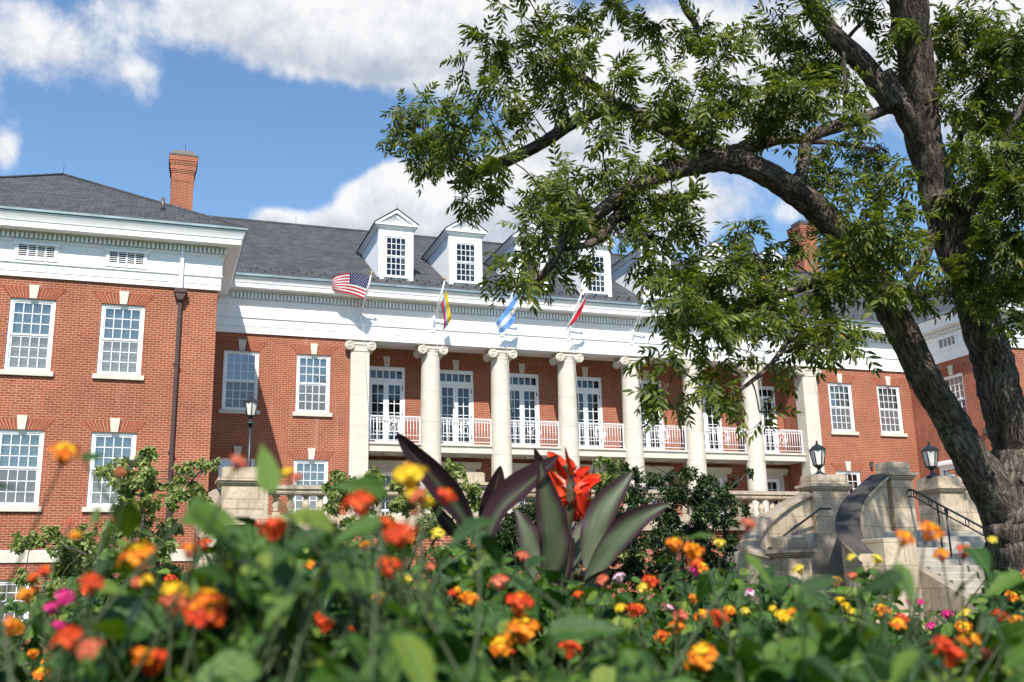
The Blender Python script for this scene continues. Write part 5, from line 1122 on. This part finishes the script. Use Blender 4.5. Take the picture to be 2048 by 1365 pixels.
def blade(seed, w=.64, curl=.25, fold=.22, serr=.06):
    r = np.random.default_rng(seed); v = []; uv = []; f = []; tw_ = r.normal(0, .15); cv = curl*r.uniform(.4, 1.5); wv = r.uniform(0, 6)
    for i in range(NY):
        t = i/(NY-1); wd = w*.5*(math.sin(math.pi*min(1, (t+.03)**.62))**.85)*(1-.12*t)+.006
        for j in range(NX+1):
            s = -1+2*j/NX; e = 1-serr*((i % 2)*2-1)*(abs(s) > .99)
            x = s*wd*e; z = fold*abs(x)-cv*t*t-.10*abs(s)**2*wd*2*.5+.018*math.sin(t*18+wv)*abs(s); y = t*(1-.08*cv)
            v.append((x+tw_*z, y, z)); uv.append((s*wd, t, 0))
    for i in range(NY-1):
        for j in range(NX): k = i*(NX+1)+j; f.append((k, k+1, k+NX+2, k+NX+1))
    return np.array(v), np.array(f), np.array(uv)
BL = [blade(s) for s in range(6)]+[blade(s, .42, .16, .30, .03) for s in range(6, 9)]
class LeafCloud(Cloud):
    def __init__(s): super().__init__(); s.U = []
    def leaf(s, pos, d, nrm, size, q, free=False):
        if not free:                                      # leave the blooms in view and keep under the canopy line
            c = Vector(pos)+Vector(d).normalized()*size*.55-CAM; dp = c.dot(FW)
            if dp < .42: return
            u, v, e_ = 1024+F_PX*c.dot(RT)/dp, 682.5-F_PX*c.dot(UP)/dp, size*F_PX/dp*.42
            if v-e_*.5 < np.interp(u, SKX, SKY): return
            if any(dp < h[3]+.02 and (h[0]-u)**2+(h[1]-v)**2 < (h[2]*.42+e_)**2 for h in HEADS): return
        tv, tf, uv = BL[q % len(BL)]; m = frame_of(np.array(d), np.array(nrm))*size
        s.put(tv, tf, np.concatenate([m, np.array(pos)[:, None]], 1)[None]); s.U.append(uv)
    def done(s, name, m):
        me = s.mesh(name, m, True); a = me.attributes.new('lf', 'FLOAT_VECTOR', 'POINT'); a.data.foreach_set('vector', np.concatenate(s.U).astype(np.float32).ravel()); return me
def head_mesh(name, outer, inner, mid, seed):   # a domed head of small five-lobed florets, about 1 across
    r = np.random.default_rng(seed); h = MB(); n_ = 34; ga = 2.39996
    for i in range(n_):
        t = (i+.5)/n_; rr = .44*math.sqrt(t); a = i*ga; ph = t*1.25; c = Vector((math.sin(ph)*.44*math.cos(a), math.sin(ph)*.44*math.sin(a), .34*math.cos(ph)-.12))+Vector(r.normal(0, .03, 3))
        nn = Vector((math.sin(ph)*math.cos(a), math.sin(ph)*math.sin(a), math.cos(ph)*1.1)).normalized(); u_ = nn.orthogonal().normalized(); w_ = nn.cross(u_); R_ = .125*(.55+.6*t)*r.uniform(.85, 1.15); a0 = r.uniform(0, 6.28)
        pts = [c-nn*.02]+[c+(u_*math.cos(a0+k*math.pi/5)+w_*math.sin(a0+k*math.pi/5))*R_*(1 if k % 2 == 0 else .62)+nn*(.012 if k % 2 == 0 else .03)*r.uniform(.3, 1.5) for k in range(10)]
        h.add(pts, [(0, 1+k, 1+(k+1) % 10) for k in range(10)], outer if t > .42+r.normal(0, .12) else inner if t > .06 else mid, True)
        h.tube([c-nn*.02, Vector((c.x*.25, c.y*.25, -.36))], .012, outer, 4, False)
    h.lathe([(.02, -.50), (.07, -.40), (.05, -.33)], (0, 0, 0), 'lantana_stem', 8)
    return h.mesh(name)
HD = {k: [head_mesh('flower_head', *v, s) for s in (1, 2)] for k, v in dict(o=('petal_orange', 'petal_yellow', 'petal_yellow'), r=('petal_red', 'petal_orange', 'petal_orange'), y=('petal_yellow', 'petal_yellow', 'petal_orange'), l=('petal_lemon', 'petal_lemon', 'petal_lemon'), s=('petal_salmon', 'petal_salmon', 'petal_orange'), m=('petal_magenta', 'petal_magenta', 'petal_pink'), p=('petal_pink', 'petal_magenta', 'petal_magenta'), d=('petal_red', 'petal_red', 'petal_red')).items()}
# plants: u, depth, half width px, canopy top v, stems, label
LP = [
 ('lantana', 40, .80, 240, 1185, 13, 'lantana bush at the far left with a raised orange head before the wing window'),
 ('lantana', 330, .76, 230, 1030, 14, 'lantana bush with orange and salmon heads below the dogwood and downspout'),
 ('lantana', 610, .74, 230, 1015, 14, 'lantana bush with big pale leaves rising before the balustrade pier'),
 ('lantana', 800, .88, 170, 1010, 12, 'lantana bush with yellow and dark red heads left of the purple canna'),
 ('lantana', 1010, 1.0, 200, 1150, 13, 'lantana bush with the largest orange and red globe below the purple canna leaves'),
 ('lantana', 1210, .95, 190, 1175, 12, 'lantana bush with orange heads directly below the right hand canna leaves'),
 ('lantana', 1420, .92, 190, 1080, 13, 'lantana bush with a round orange and yellow head before the holly shrub'),
 ('lantana', 1660, 1.0, 200, 1140, 13, 'lantana bush with broad drooping leaf below the curved stone stair wall'),
 ('lantana', 1880, .95, 190, 1125, 13, 'lantana bush with a tall orange pair of heads before the stone steps'),
 ('lantana', 2060, .9, 150, 1130, 11, 'lantana bush beneath the pecan trunk at the right edge with a red head'),
 ('lantana', 150, 1.45, 260, 1195, 12, 'lantana bush of small orange heads behind the magenta blooms by the basement window'),
 ('lantana', 520, 1.5, 260, 1050, 12, 'lantana bush of small orange heads in shade beneath the stone balustrade pier'),
 ('lantana', 880, 1.6, 240, 1060, 12, 'lantana bush with small orange heads and one lemon head below the tall canna leaf'),
 ('lantana', 1180, 1.7, 220, 1150, 11, 'lantana bush with small orange heads at the foot of the red canna flower'),
 ('lantana', 1420, 1.35, 180, 1105, 12, 'lantana bush with a pair of small orange heads standing before the holly shrub'),
 ('lantana', 1640, 1.9, 230, 1135, 13, 'lantana bush with lemon yellow heads before the curved stone walls'),
 ('lantana', 1880, 1.7, 200, 1150, 11, 'lantana bush with flat orange red heads before the stair landing'),
 ('lantana', 2050, 2.0, 140, 1120, 11, 'tall pale green lantana shoots beside the pecan trunk base'),
 ('lantana', 300, 2.6, 420, 1150, 15, 'deep green lantana mass behind the front row, below the left wing'),
 ('lantana', 1000, 2.9, 420, 1130, 15, 'deep green lantana mass around the canna stems'),
 ('lantana', 1700, 2.8, 420, 1185, 15, 'deep green lantana mass before the stair foot with magenta flowers among it'),
]
HLEAF = [ # base px, tip px, depth, width factor, lean
 (-70, 975, 76, 957, .62, .8), (540, 985, 524, 868, .62, .62), (762, 1040, 646, 1078, .60, .7), (382, 1025, 498, 1104, .66, .62), (250, 1005, 262, 1110, .68, .8), (405, 998, 348, 1024, .72, .6), (372, 1032, 478, 1020, .70, .6), (165, 918, 222, 905, .72, .6), (650, 1062, 505, 1132, .64, .6), (905, 1080, 982, 1026, .80, .9), (770, 978, 668, 966, .74, .5), (665, 1050, 560, 1012, .70, .7), (600, 1188, 560, 1314, .66, .95), (1490, 1112, 1580, 1190, .86, .9), (1790, 1130, 1845, 1212, .82, .95), (1660, 1245, 1700, 1315, .84, 1), (1955, 1150, 1893, 1195, .9, .9), (1365, 1080, 1440, 1060, 1.0, .8), (1600, 1180, 1702, 1148, .66, .55), (1805, 1150, 1690, 1185, .64, .55), (1420, 1150, 1385, 1220, .95, .9), (840, 1172, 832, 1275, .82, .62), (975, 1215, 1005, 1170, 1.0, .9), (1100, 1262, 1265, 1250, .74, .55), (1215, 1280, 1222, 1350, .86, 1.1), (955, 1315, 885, 1350, .84, .8), (745, 1280, 880, 1322, .76, .6), (95, 1330, 210, 1290, .62, .8), (470, 1300, 400, 1372, .66, .8), (460, 1165, 385, 1120, .66, .75), (690, 1140, 770, 1185, .68, .75), (545, 1130, 640, 1195, .66, .7), (200, 1030, 150, 1060, .72, .6), (1940, 1095, 1985, 1130, 1.0, .8), (1560, 1290, 1500, 1340, .84, .9), (2040, 1150, 1960, 1190, .9, .9), (2000, 1290, 2060, 1230, .86, .8)]
rg = np.random.default_rng(77); UPW = np.array([0, 0, 1.])
class Plant: pass
plants = []
for (nm, u, d, hw, vt, ns, lab) in LP:
    p = Plant(); b = P(u, 1200, d); p.root = empty(nm, (b.x, b.y, GZ+.1), lab, 'flowering shrub', 'lantana plants in the flower bed'); p.base = Vector((b.x, b.y, GZ+.1)); p.u, p.d, p.hw, p.vt, p.ns = u, d, hw, vt-(25 if d > 1.2 else 0), int(ns*(3.4 if d < 1.3 else 3.6 if d < 2.2 else 5))
    p.lc = LeafCloud(); p.st = MB(); plants.append(p)
def owner(u, v, d):
    q = P(u, v, d); return min(plants, key=lambda p: math.hypot(q.x-p.base.x, q.y-p.base.y))
def shoot(p, tip, n_pairs, size, r, length=.24, lean=None, first=.015, thick=.0014, rooted=False):   # a leafy shoot with opposite drooping leaves
    tip = Vector(tip)
    if lean is None: lean = Vector((r.normal(0, .55), r.normal(0, .55), 1))-FW*.18
    lean = lean.normalized(); b = tip-lean*length; b.z -= .03
    if rooted: b = b+(p.base-b)*0
    path = smooth_path([b, b.lerp(tip, .5)+Vector(r.normal(0, .012, 3)), tip], 6); N_ = len(path)
    if not rooted:                                        # no shoot crosses in front of a bloom
        for q in path:
            c = q-CAM; dp = c.dot(FW); u, v = 1024+F_PX*c.dot(RT)/dp, 682.5-F_PX*c.dot(UP)/dp
            if any(dp < h[3]+.02 and (h[0]-u)**2+(h[1]-v)**2 < (h[2]*.75)**2 for h in HEADS): return
    p.st.tube(path, [thick*(1.5-.9*i/(N_-1)) for i in range(N_)], 'lantana_stem', 5, False)
    if rooted or p.d > 2.4 or r.uniform() < .04:                       # the branch this shoot springs from
        m_ = b.lerp(p.base, .45)+Vector(r.normal(0, .03, 3)); p.st.tube(smooth_path([p.base+Vector((r.normal(0, .03), r.normal(0, .03), 0)), m_, b], 4), [thick*1.9]*4+[thick*1.7]*4+[thick*1.5], 'lantana_stem', 5, False)
    az0 = r.uniform(0, 6.28); step = (length*.92-first)/max(1, n_pairs)
    for i in range(n_pairs):
        x = 1-(first+i*step)/length; k = max(0, min(N_-2, int(x*(N_-1)))); pos = path[k].lerp(path[k+1], x*(N_-1)-k); t = (path[k+1]-path[k]).normalized()
        s = size*(.55+.45*min(1, i/2.0))*r.uniform(.8, 1.2); az0 += 1.57+r.normal(0, .25); a = t.orthogonal().normalized(); c_ = t.cross(a)
        for sd in (0, math.pi):
            o = a*math.cos(az0+sd)+c_*math.sin(az0+sd); dr = o+t*r.uniform(-.1, .35)+Vector((0, 0, r.uniform(-.85, .15)))
            p.lc.leaf(pos+o*.005, tuple(dr), tuple(t+o*.95+Vector(r.normal(0, .28, 3))), s, int(r.integers(6)))
for p in plants:
    near = p.d < 1.3
    for i in range(p.ns):
        a = (i+.5)/p.ns*2-1; u = p.u+p.hw*1.1*a+rg.normal(0, p.hw*.12); d = max(.56, p.d*rg.uniform(.82, 1.25))
        v = max(p.vt, np.interp(u, SKX, SKY)+8)+abs(rg.normal(0, 1))*40+rg.uniform(0, 90)/max(.8, p.d)
        shoot(p, P(u, v, d), 7, rg.uniform(.050, .074), rg)
    for i in range(int(p.ns*(1.7 if near else 1.0))):     # the body of the bush below its top
        u = p.u+p.hw*1.15*rg.uniform(-1, 1); d = max(.55, p.d*rg.uniform(.75, 1.2)); v = max(p.vt, np.interp(u, SKX, SKY))+rg.uniform(50, 360)
        shoot(p, P(u, v, d), 7, rg.uniform(.052, .080), rg)
hcount = 0
for (u, v, dia, d, ty) in HEADS:
    p = owner(u, v, d); c = P(u, v, d); s = 1.12*dia*d/F_PX
    ax = Vector((rg.normal(0, .28), rg.normal(0, .28)-.25, 1)).normalized()
    o = bpy.data.objects.new('flower_head', HD[ty][hcount % 2]); C.objects.link(o); hcount += 1
    o.location = c; o.rotation_euler = ax.to_track_quat('Z', 'Y').to_euler(); o.scale = (s, s, s); o.parent = p.root; o.matrix_parent_inverse = WM(p.root).inverted()
    shoot(p, c-ax*s*.45, 5, rg.uniform(.044, .062), rg, .26, ax+Vector((rg.normal(0, .2), rg.normal(0, .2), .4)), .06, .0013, True)
for (u0, v0, u1, v1, d, wf) in HLEAF:
    p = owner(u0, v0, d); a, b = P(u0, v0, d), P(u1, v1, d*rg.uniform(.93, 1.05)); dr = b-a
    nrm = -FW*rg.uniform(.5, .9)+Vector((0, 0, 1))*rg.uniform(.35, .8)+RT*rg.normal(0, .25)
    p.lc.leaf(a, tuple(dr), tuple(nrm), dr.length*.90, 6+int(rg.integers(3)), True)
    shoot(p, a, 3, .05, rg, .2, None, .05, .0014, True)
for p in plants:
    build(p.st, 'stem', p.root); link('foliage', p.lc.done('foliage', 'lantana_leaf'), p.root)

# ------------------------------------------------------------------ the canna
def canna_mat():
    m, t, b, o = mat('canna_leaf'); at = t.node('ShaderNodeAttribute', attribute_name='lf').outputs['Vector']; ax, ay, az_ = t.xyz(at)
    pz = t.node('ShaderNodeNewGeometry').outputs['Position']
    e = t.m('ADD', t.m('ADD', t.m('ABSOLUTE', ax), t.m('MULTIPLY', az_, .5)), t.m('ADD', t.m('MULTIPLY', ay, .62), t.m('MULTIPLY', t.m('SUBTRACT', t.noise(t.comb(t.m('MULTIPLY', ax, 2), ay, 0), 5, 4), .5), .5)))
    st = t.noise(t.comb(t.m('MULTIPLY', ax, 16), t.m('MULTIPLY', ay, 1.6), 0), 2.2, 4, .6)
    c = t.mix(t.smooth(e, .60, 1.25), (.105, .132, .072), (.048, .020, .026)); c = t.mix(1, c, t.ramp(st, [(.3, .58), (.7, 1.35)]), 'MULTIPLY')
    c = t.mix(t.m('MULTIPLY', t.smooth(t.m('ABSOLUTE', ax), .07, .02), .6), c, (.16, .13, .08))
    t.put(b.inputs['Base Color'], c); b.inputs['Roughness'].default_value = .38; b.inputs['Specular IOR Level'].default_value = .5
    bump(t, b, st, .25, .01)
    tr = t.node('ShaderNodeBsdfTranslucent'); t.put(tr.inputs[0], c); mx = t.node('ShaderNodeMixShader'); mx.inputs[0].default_value = .15
    t.put(mx.inputs[1], b.outputs[0]); t.put(mx.inputs[2], tr.outputs[0]); t.put(o.inputs[0], mx.outputs[0])
canna_mat()
def canna_leaf(spine, hw, d0, d1, tilt, fold=.35, roll=0, dark_purple=0):         # spine in photo pixels, base first; a broad channelled blade
    NYc, NXc = 22, 8; V = []; U = []; F = []; pts = [Vector((x, y, 0)) for x, y in spine]
    for i in range(NYc):
        t = i/(NYc-1); q = interp(pts, t); q2 = interp(pts, min(1, t+.02)); q0 = interp(pts, max(0, t-.02)); d = d0+(d1-d0)*t
        T = P(q2.x, q2.y, d)-P(q0.x, q0.y, d); T.normalize(); side = T.cross(FW).normalized(); side = side*math.cos(tilt)+FW*math.sin(tilt); nn = T.cross(side).normalized()
        if nn.dot(FW) > 0: nn = -nn
        w_ = .80*hw*d/F_PX*(.10*(1-t)+.96*max(0, math.sin(math.pi*min(1, t**.92)))**.85)
        for j in range(NXc+1):
            s = -1+2*j/NXc; V.append(P(q.x, q.y, d)+side*w_*s+nn*(fold*w_*abs(s)**1.3-.10*w_*math.sin(t*11+s*2+hw)*abs(s)+.05*w_*math.sin(t*23+hw)*s+roll*w_*s*s*t)); U.append((s, t, dark_purple))
    for i in range(NYc-1):
        for j in range(NXc): k = i*(NXc+1)+j; F.append((k, k+1, k+NXc+2, k+NXc+1))
    me = bpy.data.meshes.new('leaf'); me.from_pydata([tuple(v) for v in V], [], F); me.materials.append(M['canna_leaf']); me.polygons.foreach_set('use_smooth', [True]*len(F))
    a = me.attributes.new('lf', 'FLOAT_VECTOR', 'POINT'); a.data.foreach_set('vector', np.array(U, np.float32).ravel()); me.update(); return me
gb = P(1105, 1200, 2.75); canna = empty('canna', (gb.x, gb.y, GZ+.1), 'tall canna with broad purple green leaves and one scarlet flower spike', 'canna')
for (sp, hw, d0, d1, tilt, fo, ro) in [
 ([(950, 1075), (915, 1015), (872, 962), (828, 912), (793, 866)], 34, 2.75, 2.55, -.35, .3, .2),
 ([(968, 1075), (978, 1025), (990, 980), (1001, 931)], 30, 2.9, 2.85, -.2, .35, 0),
 ([(970, 1130), (978, 1070), (1005, 1015), (1052, 972), (1090, 940), (1119, 911)], 40, 2.6, 2.5, .75, .35, .3),
 ([(1092, 1010), (1090, 960), (1082, 930), (1069, 896)], 17, 2.95, 2.9, .3, .4, 0),
 ([(1090, 1165), (1105, 1110), (1104, 1050), (1092, 990), (1080, 925)], 42, 2.55, 2.5, -.35, .25, -.2),
 ([(1175, 1140), (1187, 1085), (1204, 1030), (1234, 985), (1266, 943)], 38, 2.6, 2.65, .45, .3, .2),
 ([(1170, 1170), (1212, 1110), (1250, 1062), (1292, 1030), (1338, 1008)], 33, 2.5, 2.45, .45, .3, .2),
 ([(1135, 1150), (1150, 1105), (1165, 1065), (1172, 1035)], 30, 2.85, 2.9, .6, .3, 0),
 ([(1160, 1200), (1185, 1170), (1225, 1140)], 20, 2.5, 2.3, .3, .3, 0),
 ([(935, 1090), (910, 1060), (885, 1030), (860, 1000)], 22, 2.85, 2.8, .6, .35, 0),
 ([(1060, 1165), (1062, 1110), (1050, 1060), (1030, 1020)], 30, 2.9, 2.95, -.4, .35, 0),
 ([(1140, 1180), (1120, 1120), (1128, 1075), (1150, 1040)], 30, 2.8, 2.85, .5, .3, 0),
 ([(1010, 1170), (985, 1125), (955, 1095)], 26, 2.6, 2.5, .6, .3, 0),
 ([(1130, 1160), (1138, 1110), (1142, 1070)], 16, 2.5, 2.5, -.8, .35, 0)]:
    link('leaf', canna_leaf(sp, hw, d0, d1, tilt, fo, ro, 1 if sp[0][0] < 975 or hw < 20 else 0), canna)  # some leaves are pushed as a whole towards the dark purple
plain('canna_stem', (.10, .09, .05), .5, .2, 12)
m_ = MB(); m_.tube(smooth_path([Vector((gb.x, gb.y, GZ)), P(1110, 1240, 2.75), P(1118, 1120, 2.72), P(1138, 1030, 2.7), P(1142, 960, 2.7), P(1130, 930, 2.7)], 5), [.022]*10+[.014]*10+[.008]*6, 'canna_stem', 8)
for (u, v) in ((955, 1085), (970, 1110), (1095, 1150), (1172, 1150)): m_.tube(smooth_path([Vector((gb.x, gb.y, GZ)), P((u+1105)/2, 1270, 2.72), P(u, v, 2.68)], 5), .012, 'canna_stem', 6)
build(m_, 'stem', canna)
fm = MB(); rq = np.random.default_rng(9)
def petal(u0, v0, u1, v1, hw, cup=.35):
    u1 += (u1-u0)*.14+rq.normal(0, 5); v1 += (v1-v0)*.14+rq.normal(0, 5); hw *= rq.uniform(.65, 1.15); d = 2.68+rq.normal(0, .04); a, b = P(u0, v0, d), P(u1, v1, d+rq.normal(0, .03)); T = b-a; L_ = T.length; T.normalize(); side = T.cross(FW).normalized(); th = rq.normal(0, .5); side = side*math.cos(th)+FW*math.sin(th); nn = T.cross(side)
    if nn.dot(FW) > 0: nn = -nn
    V = []; F = []; w_ = hw*d/F_PX; ny, nx = 8, 5
    for i in range(ny):
        t = i/(ny-1); ww = w_*(math.sin(math.pi*(t*.86+.1))**.7)
        for j in range(nx): s = -1+2*j/(nx-1); V.append(a+T*L_*t+side*ww*s+nn*(cup*ww*s*s-.32*L_*t*t+.22*w_*math.sin(6*t+3*s)))
    for i in range(ny-1):
        for j in range(nx-1): k = i*nx+j; F.append((k, k+1, k+nx+1, k+nx))
    fm.add(V, F, 'canna_petal', True)
for q in [(1142, 942, 1101, 903, 10), (1148, 950, 1128, 915, 9), (1150, 955, 1170, 925, 9), (1140, 950, 1150, 930, 10), (1128, 972, 1098, 942, 8), (1132, 985, 1100, 958, 9), (1150, 985, 1190, 948, 17), (1155, 990, 1186, 962, 14), (1135, 975, 1150, 948, 13), (1128, 990, 1105, 982, 12), (1140, 990, 1118, 1002, 14), (1134, 994, 1124, 1032, 13), (1146, 995, 1140, 1020, 11), (1158, 990, 1183, 1032, 15), (1160, 1000, 1190, 1012, 12), (1148, 1010, 1149, 1042, 9), (1155, 975, 1168, 1000, 11), (1145, 965, 1165, 950, 12), (1140, 1000, 1160, 1018, 10), (1125, 1000, 1112, 1020, 8), (1133, 958, 1112, 935, 10), (1150, 942, 1142, 918, 9), (1160, 962, 1182, 942, 11), (1122, 975, 1104, 968, 9), (1138, 1005, 1112, 1010, 10), (1166, 985, 1192, 990, 11), (1150, 1000, 1170, 1040, 10), (1140, 985, 1135, 1012, 12), (1160, 975, 1192, 970, 10)]: petal(*q)
build(fm, 'flower', canna)
